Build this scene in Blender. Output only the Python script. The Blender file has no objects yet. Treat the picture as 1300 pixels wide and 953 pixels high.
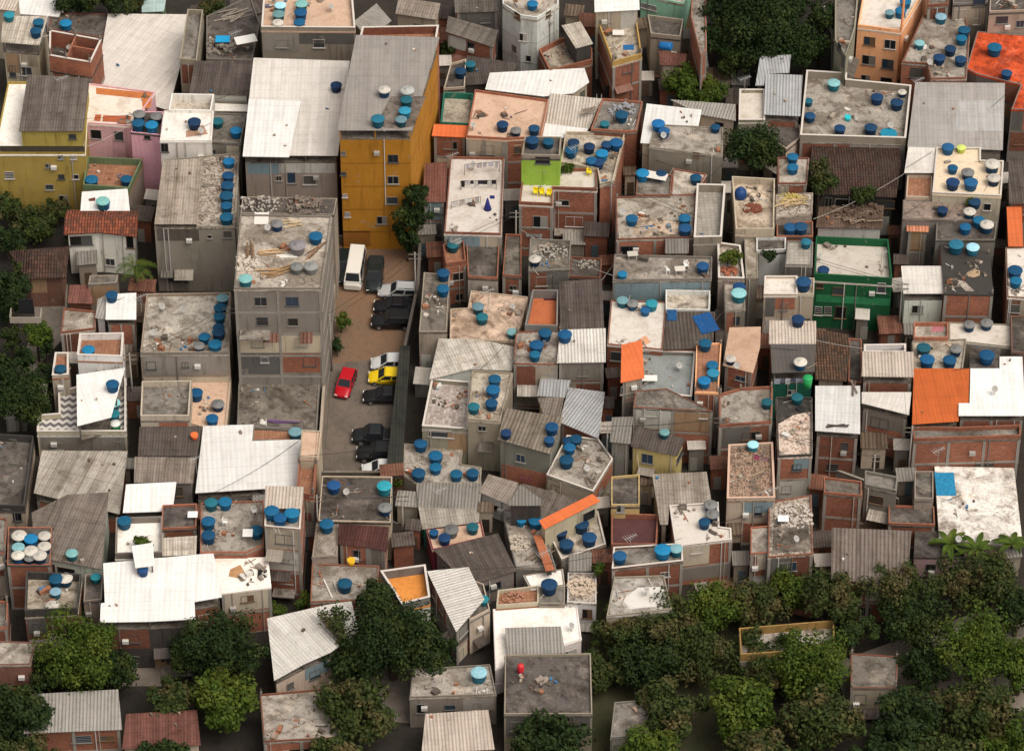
import bpy, math, random
from mathutils import Vector
random.seed(11)
R = math.radians
# ---------------------------------------------------------------- measured plan of the hillside
# one line per house: id | outline of the roof | roof finish | wall finish | options | short name ; rest of the label
HOUSES = '''
A0 | 19,17 25,-8 83,-3 75,21 | S sw | w | h=6 | small white sheet roofed house in the top left corner ; beneath the dark trees
A00 | -12,-8 26,-8 20,14 -12,10 | S sp | k | h=6 | pale beige lean-to in the extreme top left corner ; with one tank below it
A1 | 4,20 61,20 50,57 1,53 | S sl | B | h=8,o=1.5,t=8,W=16/90/7/13 33/90/16/11 | cream house with a striped pale roof ; above a white terrace at the upper left
A2 | 66,16 139,17 131,48 62,36 | F cd | b | h=7,p=.12 | dark weathered flat roof beside the great white roof ; with a white lidded tank
A3 | 63,38 96,44 129,50 115,79 84,74 62,70 | F cd | b | h=8,p=2.1,pw=b,cross=1,cap=1 | roofless brick shell divided into rooms ; beside the great white sheet roof
A4 | 137,17 246,18 214,140 121,109 | S sw2 | c | h=9,t=2 | great white sheet roof at the upper left ; above the pink house
O1 | 10,103 113,103 108,193 -8,193 | F cw | y | h=9,p=.3,by=266,W=12/222 78/224/7 96/224/7 63/237/9/6 81/252 93/199/6 77/199/6 61/210/6 | olive yellow house ; with stained walls and a white roof terrace
A5 | 35,94 114,99 106,166 24,166 | S sd2 | y | on=O1,h=2.4,t=3,W=92/173/8 | dark fibre cement roof on the olive yellow house ; the block with three square vents
P1 | 113,105 197,116 167,159 107,155 | F cp2 | p | h=8,p=.2,W=122/170/13/11 151/172/11/11 | pink house ; with a white roof terrace patched in orange rust
P2 | 172,141 207,141 205,171 166,167 | F cd | p | h=7,p=.1,W=187/173/7 | pink annex with a dark flat roof of tanks ; joined to the pink house
G1 | 111,198 181,201 164,238 105,234 | F ct | C | h=6.5,p=.9,pw=g2 | terrace with dusty green parapets and terracotta floor ; below the pink house
G2 | 104,243 162,239 165,268 102,268 | S sw | w | h=5.5,t=4 | small white sheet roof behind the white tile roofed house ; with a round tank
W1 | 85,267 176,269 174,300 125,296 81,298 | T red | w | h=6,t=24,by=352,W=140/332/11/8 165/306/8/16 103/305/28/11 | white house with a reddish tile roof ; beside the palm tree
W2 | 114,349 150,348 148,358 112,360 | F cg | C | h=4,p=.1 | low grey annex below the white house ; behind the small white shed roof
HT | 11,318 88,312 84,352 33,353 | H brown | r | h=3.2,rh=1.6 | old hipped brown tile roof cottage ; hemmed in by bushes on the left
L1 | 88,361 114,361 118,385 86,384 | S sr | k | h=3.5 | rusty brown sheet roof below the white house ; beside a white panel roof
L2 | 81,390 122,394 120,416 77,421 | F cl | b | h=4,p=.25 | stained pale terrace with low brick edge ; left of a bright white panel roof
L2b | 135,373 173,371 173,405 134,405 | S sw | b | h=4.5,o=.8,t=4 | bright white panel roof over brick house ; below the palm tree
L2c | 124,379 136,374 135,405 121,403 | S sg | k | h=4.1,t=8 | narrow grey sheet roof leaning on the white panel roof ; below the palm tree
L3 | 101,423 157,422 155,452 98,450 | F ct | w | h=6.5,p=.8,cap=1 | white walled terrace with a terracotta floor ; under the rusty house row on the left
L3b | 70,447 87,447 87,475 66,476 | F ct | B | h=5,p=.4,cap=1 | narrow balcony with one blue tank and white rim ; on the left slope
L4 | 74,497 98,490 160,480 160,547 47,547 48,526 75,524 | F ch | B | h=5.5,p=.6,cap=1,by=580 | cream house with a zigzag tiled terrace ; at the left
L4b | 97,475 159,466 141,529 98,540 | S sw | w | on=L4,h=2.4,o=2.3,t=3 | white canopy roof over the zigzag tiled terrace ; beside a column of tanks
L5 | 53,571 162,572 152,652 43,625 | S sl2 | k | h=5,o=1,t=4 | wide pale grey corrugated roof at the left ; below the zigzag tiled terrace
L7 | 40,650 85,627 138,624 129,722 45,706 | S st | k | h=4.2,t=4 | taupe sheet roof of the lower left ; behind the group of white lidded tanks
L6 | -20,549 43,552 31,641 -20,640 | F cd | B | h=6.5,p=.9,pw=k,W=22/655/10/10,by=670 | yellowish house with a walled roof at the left edge ; with a white sheet inside
L8 | -14,655 9,657 6,700 -14,705 | F cg | b | h=5,p=.2 | brick house at the left edge ; beside the group of white lidded tanks
L9 | 10,668 66,668 64,716 9,716 | F cd | k | nr=1,h=5,p=.1 | dark tank platform crowded with white lids ; at the lower left
L10 | 33,724 103,727 98,771 31,774 | F cl2 | r | h=5.2,p=1,pw=k | dark walled terrace with a sandy floor ; below the white lidded tanks
L11 | 108,728 131,727 129,760 106,762 | F cd | k | h=3.5,p=.2 | small dark yard roof ; at the corner of the big white lower roof
L12 | -16,812 46,814 38,842 -16,843 | F cl3 | r | h=4.5,p=.12 | long pale stained roof at the bottom left ; beside the round green tree
L13 | -14,760 10,762 9,795 -14,797 | F cg | b | h=4.5,p=.3 | grey roof with brick edge at the left margin ; left of the dark walled terrace
B1 | 131,714 271,701 282,757 247,763 248,785 190,788 127,789 128,765 133,764 | S sw | k | h=5.5,o=1.2,t=2 | big white metal roof at the lower left ; with a raised square cap
B1b | 167,692 194,688 196,717 172,720 | S sw | k | on=B1,h=1.3,o=1.1,t=5 | raised white square cap ; standing on the big white metal roof at lower left
B2 | 147,656 206,654 206,700 146,702 | F cw | c | h=5,p=.8 | white floored patio hung with green netting ; behind the big white lower roof
B3 | 206,682 250,679 249,703 206,705 | S sl | g2 | h=4.6,t=4 | striped pale lean-to with a green wall ; beside the white patio
B4 | 160,614 224,611 219,648 156,650 | S sw | k | h=5,t=3 | narrow white sheet roof ; left of the L shaped white roof
B5 | 171,579 249,580 245,613 170,612 | S st2 | c | h=5.2,t=4 | beige patchwork sheet roof ; behind the narrow white sheet roof
B6 | 177,541 256,540 250,578 175,578 | S sd3 | c | h=5.7,t=3 | dark patched sheet roof ; left of the L shaped white roof
B7 | 206,640 250,638 249,668 205,670 | F cd | b | h=4.5,p=.3 | small dark brick shed roof ; between white roofs at the lower left
C1 | 186,372 293,370 291,446 178,447 | F cl4 | C | h=9,p=.35,W=192/463/11/9 235/462/7 | large concrete roof with a row of six tanks ; right of the white panel roof
C2 | 180,483 243,482 240,527 178,527 | F cg | B | h=5.8,p=.7 | sunken terrace between beige walls ; below the large concrete roof
C3 | 243,482 293,480 287,540 257,541 240,536 | F cp | B | h=6.2,p=.2 | narrow peach terrace with three tanks ; above the L shaped white roof
D1 | 258,540 322,538 320,559 383,557 378,617 248,625 | S sw | c | h=5.8,o=1,t=2 | L shaped white roof ; in the middle of the left side
D2 | 322,540 384,542 383,558 320,558 | F ct | c | h=5.5,p=.3 | terracotta strip terrace with a turquoise tank ; behind the L shaped white roof
D3 | 383,545 408,546 404,580 381,580 | F cp | B | h=5.5,p=.2 | small pinkish roof ; beside the car park wall
D4 | 379,585 402,586 398,628 376,624 | F ct | b | h=4.5,p=.8 | brick courtyard with a potted plant ; right of the L shaped white roof
E0 | 208,140 271,140 268,178 203,178 | F cw | w | h=8.5,p=.15,W=209/187/8/10 | white cube house with a stained white roof ; left of the huge pale roof
E0b | 271,143 313,144 305,182 268,179 | F cg | c | h=7.5,p=.15,W=271/192/5 | grey stained roof joined to the white cube house ; with one tank at its edge
E0c | 218,118 272,119 268,140 214,139 | F cl | w | h=8.5,p=1.2,pw=w | small roofless room with pinkish walls ; behind the white cube house
E0d | 271,127 320,129 317,142 269,141 | F cw | c | h=8,p=.3 | narrow white terrace with an overflow basin ; behind the grey stained roof
E1 | 207,202 304,193 298,287 196,287 | F rb2 | C | h=9,p=.15,by=368,W=289/297/9/8 266/300/5 | big grey house with a column of blue tanks ; left of the huge pale roof
E1b | 207,203 257,201 251,284 196,284 | S st3 | c | on=E1,h=.7,o=.5,t=3 | beige fibre cement roof sheet ; covering half the big grey house
X01 | 247,77 322,77 315,121 240,118 | S sd3 | k | h=7,t=5 | wide dark sheet roof ; left of the huge pale roof
X02 | 238,11 258,12 250,76 228,74 | F cg | C | h=7.5,p=.6 | narrow grey house beside the great white sheet roof ; with a walled roof strip
X03 | 262,20 318,-6 330,30 320,76 262,74 | F cd | k | h=5,p=.2 | cluttered dark yard with a bright blue water box ; near the top edge
X04 | 290,-10 330,-12 338,14 296,26 | S sd3 | k | h=5.5,t=6 | tumbledown plank roof ; beside the peach tiled roof at the top
X05 | 180,-6 212,-8 208,14 180,15 | S sm | g2 | h=6 | pale teal sheet roof among the trees ; at the top edge
F0 | 336,-24 446,-24 451,35 332,34 | F cp | C | h=10,p=.55,cap=1,W=358/55/16/10 405/55/15/10 | tall beige house with a peach tiled roof ; at the top edge
F1 | 322,73 444,77 429,197 308,197 | S sl3 | C | h=11,o=1.1,t=2,by=300,W=370/225/10/13 393/228/16/11 354/226/6/5 | huge pale metal roof over a grey concrete house ; left of the ochre tower
F1b | 316,125 382,128 367,199 308,198 | S sw | C | on=F1,h=.35,o=.3,t=2 | whiter overlapping panel ; on the huge pale metal roof
F2 | 308,249 428,251 424,272 305,270 | F rc2 | k | h=10.5,p=.1 | dark roof strewn with rubble ; under the huge pale metal roof
F3 | 305,271 421,273 408,365 297,365 | F cl | C2 | h=16,p=.25,band=1,W=331/382/15/10 371/382/15/10 333/407/13/9 372/408/12/9 327/435/15/10 382/434/15/10 336/456/8/6 393/458/14/11 | tall unfinished apartment house with timber on its roof ; along the car park
F4 | 303,482 406,481 402,546 301,541 | F cd2 | c | h=7,p=.12 | broad blackened concrete roof ; at the foot of the apartment house
H1 | 452,44 558,47 523,165 428,165 | S sg2 | o | h=16,o=1.3,t=1.5,lines=3.2,by=314,W=499/201/12/9 499/228/13/9 498/254/13/8 485/279/12/9 436/220/6/4 438/248/5/4 441/272/6/5 436/194/5/4 | ochre apartment tower ; with a grey sheet roof at the head of the car park
H2 | 460,34 557,32 554,50 457,47 | F ct | b | h=13,p=1,cap=1 | brick parapet terrace behind the ochre tower ; at the top
T0 | 506,-4 559,4 555,25 502,17 | S st2 | k | h=7,t=6 | weathered beige shanty roof at the top ; behind the brick parapet terrace
T1 | 448,28 478,4 497,26 468,48 | S sg | k | h=6,t=6 | tilted grey shanty roof ; left of the weathered beige shanty
T2 | 569,20 632,38 627,60 566,40 | S sd4 | b | h=7,t=8,W=598/58/9/8 | mossy slate sheet roof over a brick shanty ; near the top
T3 | 593,70 657,80 646,104 588,108 | S sd3 | k | h=5,t=4 | charcoal sheet roof ; below the white curved house
T4 | 575,-20 635,-20 634,14 578,16 | S sd4 | b | h=7,t=5 | cluttered brown shanty roof ; at the top edge
T5 | 572,80 592,74 590,110 563,112 | F cd | k | h=4,p=.3 | dark nook of roof with two tanks ; beside a leafy bush
K1 | 638,-24 710,-24 709,5 682,22 661,19 638,4 | F cl | w2 | h=11,p=.4,lines=3,by=104,W=657/20/9/7 664/47/9/9 653/62/8/9 671/74/6/7 696/18/8/6 | white house of three storeys with rounded dark ledges ; near the top
K2 | 684,62 711,48 730,44 752,60 752,75 698,89 | F cl2 | b | h=6,p=.7 | brick walled terrace beside the white curved house ; with a pale side roof
K3 | 713,32 737,27 753,55 731,61 | S sl | k | on=K2,h=2.6,t=3 | pale oblong sheet roof ; over the brick walled terrace
K4 | 754,-14 811,-16 812,12 755,15 | S sw | B | h=8.5,W=771/21/9/13 | white roofed house with junk on its sheets ; at the top edge
K5 | 760,30 809,27 815,68 778,78 | F cl2 | b | h=7,p=.7,pw=Y2,W=797/87/14/8 | ochre walled terrace over raw brick ; below the white roofed house
K6 | 814,-30 878,-30 868,4 848,0 814,-9 | F cl | m | h=9,p=.2,by=50 | mint green house ; at the top edge beside the big dark trees
K7 | 878,-8 896,-10 897,62 890,72 877,20 | F cl3 | b | h=7,p=.25 | narrow raw brick row ; along the edge of the big dark trees
N1 | 622,92 742,86 748,104 728,118 690,122 616,113 | S sw | k | h=5.5,t=3 | jagged white sheet roof ; below the white curved house
N2 | 603,113 696,126 686,173 641,175 592,172 | F cp | b | h=6.5,p=.3 | broad peach concrete terrace ; behind the lime green house
N3 | 699,118 764,125 748,163 685,158 | S sp2 | k | h=6,t=4 | ribbed cream metal roof ; right of the peach concrete terrace
N4 | 690,156 747,163 741,176 685,173 | S sw | w | h=5.5,t=3 | short white sheet roof strip ; in front of the ribbed cream roof
N5 | 551,157 594,159 593,174 548,172 | S so | k | h=5.5,t=8 | orange strip roof ; at the front of a small green walled patio
N6 | 563,116 601,118 597,157 559,155 | F cl2 | g2 | h=6.2,p=.8,pw=g3 | small patio with dark green inner walls ; left of the peach concrete terrace
N7 | 765,124 816,128 808,165 796,166 750,163 | F cg | b | h=6,p=.3 | junk covered dirty roof with stray tanks ; right of the ribbed cream roof
M1 | 664,215 758,212 758,239 702,237 702,258 659,256 | F cw3 | b | h=9,p=.4,by=326,band=1,W=686/281/18/13 729/281/22/12 715/257/14/6 | brick house with a lime green top floor ; at the centre above the dark roof
M1a | 666,172 713,173 711,197 662,196 | F cd | l | on=M1,h=4.2,p=.5,pw=C,W=689/203/18/8 | lime green block ; topping the brick house with the yellow chairs
M2 | 718,166 794,167 779,228 762,233 758,213 712,205 | F cl2 | b | h=8.5,p=.4,pw=B | tank terrace with cream parapets ; joined to the lime green block
P0 | 540,207 568,205 566,256 536,256 | S sr | k | nr=1,h=5,t=6 | flaking maroon sheet roof ; left of the laundry terrace
Q1 | 572,198 640,199 636,296 564,294 | F cl5 | B | h=6.5,p=.3,band=1,pw=b,W=612/318/18/6 | long pale laundry terrace ; left of the brick house with yellow chairs
Q2 | 538,345 571,348 567,420 532,420 | F cd2 | k | h=5.5,p=.12 | blackened narrow concrete roof ; right of the parked black cars
Q3 | 562,310 588,296 592,330 566,334 | F ct | b | nr=1,h=4.6,p=.6 | brick pen holding two tanks ; at the front corner of the laundry terrace
R1 | 598,368 670,376 662,408 655,432 571,430 572,391 594,390 | F cp3 | B | h=6,p=.15 | wide sandy peach terrace ; left of the red floored terrace
R2 | 676,367 709,367 708,413 666,412 | F cr | B | h=6,p=1.1,pw=cc | red floored terrace ; left of the slate dark roof
R3 | 710,357 764,353 767,417 711,418 | S sd3 | k | h=6,t=3 | slate dark sheet roof ; right of the red floored terrace
R4 | 673,302 725,304 723,341 671,343 | F cd2 | c | h=5.5,p=.12 | mouldy dark concrete roof ; below the brick house with yellow chairs
R4b | 725,325 764,327 762,352 722,350 | F cd | k | h=4.5,p=.3 | black leaf strewn yard roof ; right of the mouldy roof
R5 | 655,420 712,418 708,462 652,461 | F cl3 | b | h=6.2,p=.15 | pale roof of scattered tanks ; left of the off white sheet roof
R6 | 711,418 769,416 769,459 707,460 | S sw3 | b | h=6.2,t=2,W=740/472/12/9 | off white sheet roof over raw brick ; below the slate dark roof
S1 | 557,429 613,431 655,440 650,470 598,468 545,481 | S sl4 | k | h=5.5,t=3 | pale sheet roof streaked with black mould ; behind the mottled tile terrace
S2 | 548,480 597,484 594,544 536,540 | F cm | C | h=6,p=.5,cap=1,W=560/550/30/8 | white rimmed terrace with mottled tiles ; right of the parked cars
S3 | 599,469 651,472 635,534 594,531 | F cl2 | C | h=6.2,p=.2,W=612/543/8 | light terrace with a row of three tanks ; right of the mottled tile terrace
T6 | 513,562 587,568 585,588 611,592 610,612 528,613 512,602 | F cl3 | C | h=5.5,p=.12 | stained concrete roof with four tanks ; right of the white hatchback
T7 | 528,612 612,612 609,646 531,643 | S sg3 | k | h=5.1,t=4 | dull grey ribbed roof ; joined below the stained four tank roof
T8 | 531,643 609,646 608,662 536,671 | S sl2 | g3 | h=5,t=4 | pale ribbed strip roof with a teal wall ; joined below the dull ribbed roof
T9 | 541,670 611,661 615,681 549,697 | F cp | r2 | h=4.6,p=.12 | narrow rusty terrace with a row of tanks ; below the pale ribbed strip
T10 | 550,697 632,676 656,724 607,739 575,722 | S sd3 | k | h=4.5,t=3 | broad charcoal sheet roof ; below the narrow rusty terrace
U1 | 641,517 715,529 700,576 632,557 | S st4 | c | h=5.2,t=12,W=661/581/11/9 | grey brown gabled shed with a single window ; left of the light grey metal roof
U2 | 722,491 768,497 760,556 710,535 | S sb | k | h=5.4,t=5 | light grey metal roof ; right of the grey brown shed
U3 | 686,479 725,482 717,504 682,502 | S sb | k | h=5.7,t=5 | small light metal roof ; hooked onto the light grey metal roof
U4 | 682,504 716,504 711,529 690,526 | S st | k | h=5.3,t=5 | small taupe roof square ; tucked behind the grey brown shed
V1 | 720,552 760,557 778,582 753,623 694,602 | F cl3 | C | h=5.5,p=.2,cap=1 | kite shaped stained terrace ; in front of the light grey metal roof
V2 | 620,601 658,612 645,640 608,624 | S st2 | k | h=4.5,t=6 | weathered taupe roof ; below the grey brown shed
V3 | 664,613 742,634 698,662 640,646 | S st | k | h=3.9,t=5 | big slanted taupe roof ; under the orange strip awning
V4 | 661,614 690,635 687,641 644,641 | S sg3 | k | nr=1,h=4.6,t=5 | triangular grey metal sheet ; lying between two taupe roofs
V5 | 684,660 752,626 762,635 691,671 | S so | k | nr=1,h=4.6,t=3 | slanting orange strip awning ; above the four tank roof
X1 | 640,656 685,650 706,721 655,719 | F cl3 | c | h=4.4,p=.15 | sandy terrace heaped with rubble ; left of a terracotta strip
X1b | 677,679 687,678 704,722 693,724 | S sT | k | on=X1,h=.9,t=2 | terracotta strip roof ; along the rubble terrace
X2 | 692,667 759,648 769,690 713,709 | F cl | C | h=4.9,p=.2,cap=1 | white rimmed roof with four blue tanks ; below the orange strip awning
X3 | 722,703 751,700 751,724 722,724 | S sg3 | k | h=4.2,t=12 | small ribbed lean-to ; in front of the four tank roof
X4 | 721,725 757,726 757,765 720,763 | F rb | k | h=4,p=.1 | pale roof heaped with broken tiles ; below the small ribbed lean-to
X5 | 665,729 714,721 717,742 674,746 | F cw | C | h=4.6,p=.08 | white slab roof holding one tank ; left of the broken tile roof
X6 | 632,748 684,742 684,764 630,768 | F ct | k | h=3.6,p=.5 | messy little terrace of pots ; behind the white roof at bottom centre
X7 | 684,744 717,743 717,765 684,765 | F cg | C | h=3.8,p=.1 | bare concrete slab ; below the white slab roof
Y1 | 483,724 540,716 546,757 510,766 | F ce2 | w | h=4.4,p=1.1,pw=cc,cap=1 | white rimmed terrace with an orange floor ; beside the dark tree at bottom centre
Y2 | 542,724 595,719 615,760 579,801 | S sw3 | b | h=4,t=4 | slanted off white ribbed roof ; right of the orange floored terrace
Y2b | 592,732 614,740 622,772 596,786 | F cg | k | nr=1,h=3.6,p=.3 | dim concrete yard with a teal tank ; right of the off white ribbed roof
Y3 | 339,784 413,767 446,762 456,800 420,827 386,842 348,863 | S sw3 | B | h=4,t=3,o=.8 | large angular white ribbed roof ; at the bottom left of the dark trees
Y4 | 626,772 732,765 738,810 629,848 | F cw | w | h=4.6,p=.1 | plain white flat roof at the bottom centre ; beneath a grey sheet
Y4b | 641,796 712,794 718,828 645,830 | S sg | B | on=Y4,h=.8,t=5 | square grey sheet roof ; lying on the plain white flat roof
Y5 | 641,830 750,828 752,905 640,905 | F cd | k | h=4.2,p=.3 | black flat roof with a red barrel ; at the bottom centre
Y6 | 524,848 622,842 630,880 520,884 | F cl3 | c | h=3,p=.2 | pale concrete terrace at the bottom edge ; with a mint green tank
Z1 | 780,731 843,729 853,772 770,781 | F cl6 | k | h=4.3,p=.2 | grey roof with a white washed patch ; behind the scrub at the bottom
Z2 | 779,694 866,689 867,711 777,721 | F cg | b | h=4.7,p=.2,cap=1 | long brick edged roof ; below the white slab terrace
Z3 | 776,650 836,652 834,690 776,690 | F cmar | k | h=3.4,p=.6 | dark maroon courtyard ; below the small yellow house
AA1 | 850,641 912,637 913,668 928,670 929,684 858,693 | F cw2 | b | h=4.8,p=.1,cap=1,W=884/697/12/8 | white slab terrace with three tanks ; right of the maroon courtyard
AA0 | 828,601 897,598 904,640 850,641 848,665 838,665 | S st4b | k | h=5,t=3,cap=1 | grey planked sheet roof with white flashing ; behind the white slab terrace
AB | 976,636 1030,627 1032,702 975,706 | F rb | b | h=4.6,p=.15 | roof half buried in pale rubble ; below the grey parapet brick house
AB2 | 953,668 977,666 976,700 953,702 | F cl3 | b | h=4.3,p=.2 | pale stub roof ; left of the pale rubble roof
AC | 925,564 981,561 984,631 923,632 | F rc | k | h=5.3,p=.35,cap=2 | terrace covered in brick chippings ; with a leaning pole and a pink cloth
AD | 985,503 1031,503 1031,576 988,578 | F rb3 | b | h=5.8,p=.3,pw=k,band=1 | charcoal walled roof filled with pale gravel ; over raw brick
AE | 913,499 940,491 981,489 980,534 913,539 | F cl3 | b | h=6,p=.35,band=1 | open concrete terrace over brick ; below the folded peach roof
AF | 926,415 966,414 965,440 956,473 918,463 | S sp3 | b | h=6.3,t=3 | folded peach roof ; above the open concrete terrace
AG | 812,444 883,446 878,503 812,497 | F csl | c | h=6.5,p=.45,cap=1 | blue grey slate floored terrace ; right of the orange awning sheet
AG2 | 807,495 846,492 905,521 804,516 | F cg | b | h=6.2,p=.1,band=1,W=825/523/18/9 893/527/8/6 | grey sloping ledge roof over long brick wall ; below the slate floored terrace
AG3 | 884,436 916,434 912,498 882,497 | F ct | b | h=6.4,p=.25,pw=O | orange rimmed tank terrace ; right of the slate floored terrace
AO1 | 789,437 815,431 818,479 788,485 | S so | b | h=7.2,t=4 | bright orange awning sheet ; over a brick balcony near the centre right
AH | 777,529 803,528 801,563 774,560 | S sg3 | k | h=5.2,t=6 | small grey ribbed roof ; below the long brick wall
AH2 | 805,538 870,556 860,578 801,566 | S sd3 | Y | h=5.2,t=6 | charcoal ribbed roof over a cream wall ; below the long brick wall
AI | 776,604 812,601 812,640 776,640 | F cd | Y | h=4.7,p=.3,W=788/645/8/8 | small yellow house ; left of the grey planked roof
AJ | 847,395 908,395 905,441 841,443 | S sd5 | k | h=6,t=4 | dark ribbed roof edged with blue tarpaulin ; right of the white washed terrace
AK | 776,380 846,382 841,443 771,436 | F cw2 | b | h=6.3,p=.15 | white washed terrace with a tank row ; left of the tarpaulin edged roof
AL | 780,322 904,325 903,353 778,355 | F cl3 | c | h=6.2,p=.25,W=861/371/12/9 888/371/13/9 | wide stained terrace with white chairs ; below the tall box terrace
AL2 | 845,367 902,368 901,393 845,392 | F cl | w2 | h=5.6,p=.6 | row of whitish cubicles ; below the wide stained terrace
AM | 885,233 921,234 916,300 881,301 | F cm2 | C | h=8.5,p=1,cap=1 | tall box terrace with a pale tiled floor ; right of the patched concrete roof
AN | 782,249 884,245 880,300 783,303 | F cl7 | b | h=6.5,p=.2 | patched concrete roof with beige screed ; left of the tall box terrace
AN2 | 845,302 875,302 874,321 844,321 | S sg3 | C | h=5.8,t=8 | tiny ribbed lean-to ; under the patched concrete roof
AO | 855,213 897,220 881,247 852,247 | F cl | b | h=6.8,p=.15 | pale square roof ; above the patched concrete roof
AO2 | 809,219 854,221 851,247 807,247 | F cg | b | h=6.3,p=.25 | dingy roof with a tilted white rack ; left of the pale square roof
AP | 821,131 891,139 886,163 830,158 826,182 813,181 | S sw | k | h=6.2,t=3 | crisp white roof panel ; left of the bushy green tree
AP2 | 832,157 918,161 917,198 824,186 | F cl3 | C2 | h=6.8,p=.12,W=884/196/7/5 | grey concrete block house ; in front of the crisp white panel
AP3 | 851,126 934,132 934,153 889,145 | S sg | k | h=6,t=4 | faded grey ribbed roof ; behind the crisp white panel
AQ | 972,93 1019,95 1016,147 970,145 | S sb | k | h=7,t=3,o=.9 | blue grey metal roof ; right of the white walled yard
AQ2 | 965,71 1004,69 1002,92 972,93 970,108 959,108 | S sb | k | h=6.3,t=3 | second blue grey metal roof ; nearer the big dark trees
AQ3 | 939,113 971,113 971,152 938,152 | F cl8 | k | h=5.8,p=.4,cap=1 | white walled yard ; left of the blue grey metal roof
AQ4 | 972,156 1016,158 1016,174 998,188 972,172 | F cd | k | h=5,p=.3 | dim strip roof with one tank ; right of the bushy green tree
AR | 1024,89 1075,92 1075,100 1157,108 1150,175 1016,171 | F cl3 | b | h=7.5,p=.95,pw=C,cap=1 | large walled concrete terrace with seven tanks ; below the orange apartment block
AS | 1031,184 1141,190 1138,250 1031,246 | T brown | k | h=5,t=14 | wide dark brown tile roof ; below the large walled terrace
AS2 | 1040,262 1122,260 1120,290 1036,288 | S sr2 | k | h=4.5,t=5 | rusted junk heaped sheet roof ; behind the green house
AT | 1099,-28 1184,-28 1143,38 1089,31 | F cw2 | O | h=11,p=.5,by=106,W=1104/52/14/10 1130/56/14/11 1103/76/17/11 1127/81/14/11 1099/99/11/7 1125/102/14/7 | orange apartment block ; at the top right
AT2 | 1060,-30 1092,-30 1086,34 1074,70 1060,50 | F cg | C | h=10,p=.4,W=1066/60/9/10 | unfinished grey concrete building ; left of the orange apartment block
AU | 1172,18 1226,20 1231,45 1227,98 1182,99 1177,80 1145,78 | F cl3 | b | h=7.5,p=.25,W=1164/92/17/12 | rambling concrete terrace with nine tanks ; right of the orange apartment block
AU2 | 1180,-20 1206,-20 1204,4 1178,6 | F cg | b | h=8,p=.4 | raw brick stump house ; behind the rambling concrete terrace
AV | 1241,39 1312,45 1312,139 1284,138 1296,107 1240,93 1227,86 | F ce | c | h=7,p=.08 | vivid red orange roof membrane ; in the upper right corner
AW | 1209,-40 1258,-40 1254,2 1210,4 | F cd | C2 | h=9,p=.3,W=1220/18/12/12 1243/3/16/9 1240/27/7/7 | grey house of dark windows ; behind the vivid red orange roof
AW2 | 1258,-20 1312,-20 1312,12 1256,14 | F cd | B2 | h=8,p=.3,W=1272/25/16/9 1295/30/9/8 | beige house with a rusty window ; in the top right corner
AX | 1162,104 1276,105 1273,190 1152,186 | S sg4 | c | h=8.5,t=2,o=.6 | vast grey metal roof ; above the cream tank terrace on the right
AX2 | 1153,186 1188,187 1186,219 1148,219 | S sl3 | B | h=7.5,t=3,o=1.2 | square whitish roof ; left of the cream tank terrace
AX3 | 1189,187 1245,187 1245,203 1274,204 1271,248 1184,244 | F cc | B | h=7.8,p=.2,cap=1 | cream tank terrace ; below the vast grey metal roof
AX4 | 1152,221 1184,221 1183,250 1150,249 | F ct | B | h=6.3,p=.4 | terracotta floored balcony ; below the square whitish roof
AY | 1147,253 1247,256 1241,279 1146,277 | F cbr | c | h=6.2,p=.08 | long plain brown roof ; below the cream tank terrace
AY1 | 1151,281 1180,281 1179,294 1151,293 | S so2 | k | nr=1,h=5.2,t=6 | little faded orange awning ; below the long plain brown roof
AY2 | 1189,281 1266,281 1263,304 1188,304 | F cd | c | h=6,p=.1 | dark roof under linked tanks and hoses ; above the glossy black roof
AZ | 1194,306 1256,320 1261,373 1199,372 | F tar | b | h=6.2,p=.06 | glossy black roof with a round patch ; over raw brick
AZ2 | 1144,337 1196,337 1200,372 1147,372 | S sl3 | k | h=5.6,t=3,o=1 | clean pale metal square ; left of the glossy black roof
BA | 1205,408 1287,411 1285,440 1205,431 | F cw3 | C | h=6,p=.12 | pale worn terrace ; below the glossy black roof
BA2 | 1160,408 1204,408 1204,428 1160,428 | F cl | k | h=5.5,p=.5 | small walled yard with a pink stain ; left of the pale worn terrace
BB | 1158,432 1227,429 1222,468 1160,468 | F cl2 | C | h=5.8,p=.2 | sandy terrace with open tanks ; behind the big orange roof
BB2 | 1232,438 1270,440 1268,468 1231,468 | F cd | k | h=5.8,p=.05 | dark square roof bearing one tank ; behind the white metal roof at the right edge
BC | 1160,467 1231,467 1230,511 1218,511 1217,534 1158,538 | S so3 | Y | h=5.6,t=3,o=1 | big orange metal roof ; at the right
BD | 1232,467 1269,467 1269,452 1298,452 1302,527 1217,527 1217,511 1231,511 | S sw | b | h=5.6,t=2,o=.8 | white metal roof at the right edge ; beside the big orange roof
BD2 | 1158,540 1216,541 1296,538 1296,552 1160,556 | F cg | b | h=5,p=.5,band=1,W=1250/588/22/8 | long brick balcony wall ; beneath the big orange roof
BE | 1187,591 1287,593 1298,690 1193,685 | F cw4 | C | h=4.6,p=.06 | rough whitewashed slab roof ; with a blue tarpaulin at the lower right
BF | 1095,445 1160,446 1160,478 1094,477 | S sp | b | h=6.5,t=4,o=1 | beige ribbed porch roof ; left of the big orange roof
BF2 | 1094,497 1157,497 1154,526 1094,511 | S sl3 | b | h=5.4,t=5,o=.8 | white ribbed veranda roof ; below the beige ribbed porch
BF3 | 1097,437 1150,436 1150,446 1097,446 | F cg | w | h=6.3,p=.8,cap=1 | narrow white railed tank loft ; behind the beige ribbed porch
BG | 1035,489 1092,489 1092,550 1035,546 | S sw4 | b | h=5.6,t=3,o=.8 | shiny white metal roof with poles laid on it ; right of the gravel filled roof
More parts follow.
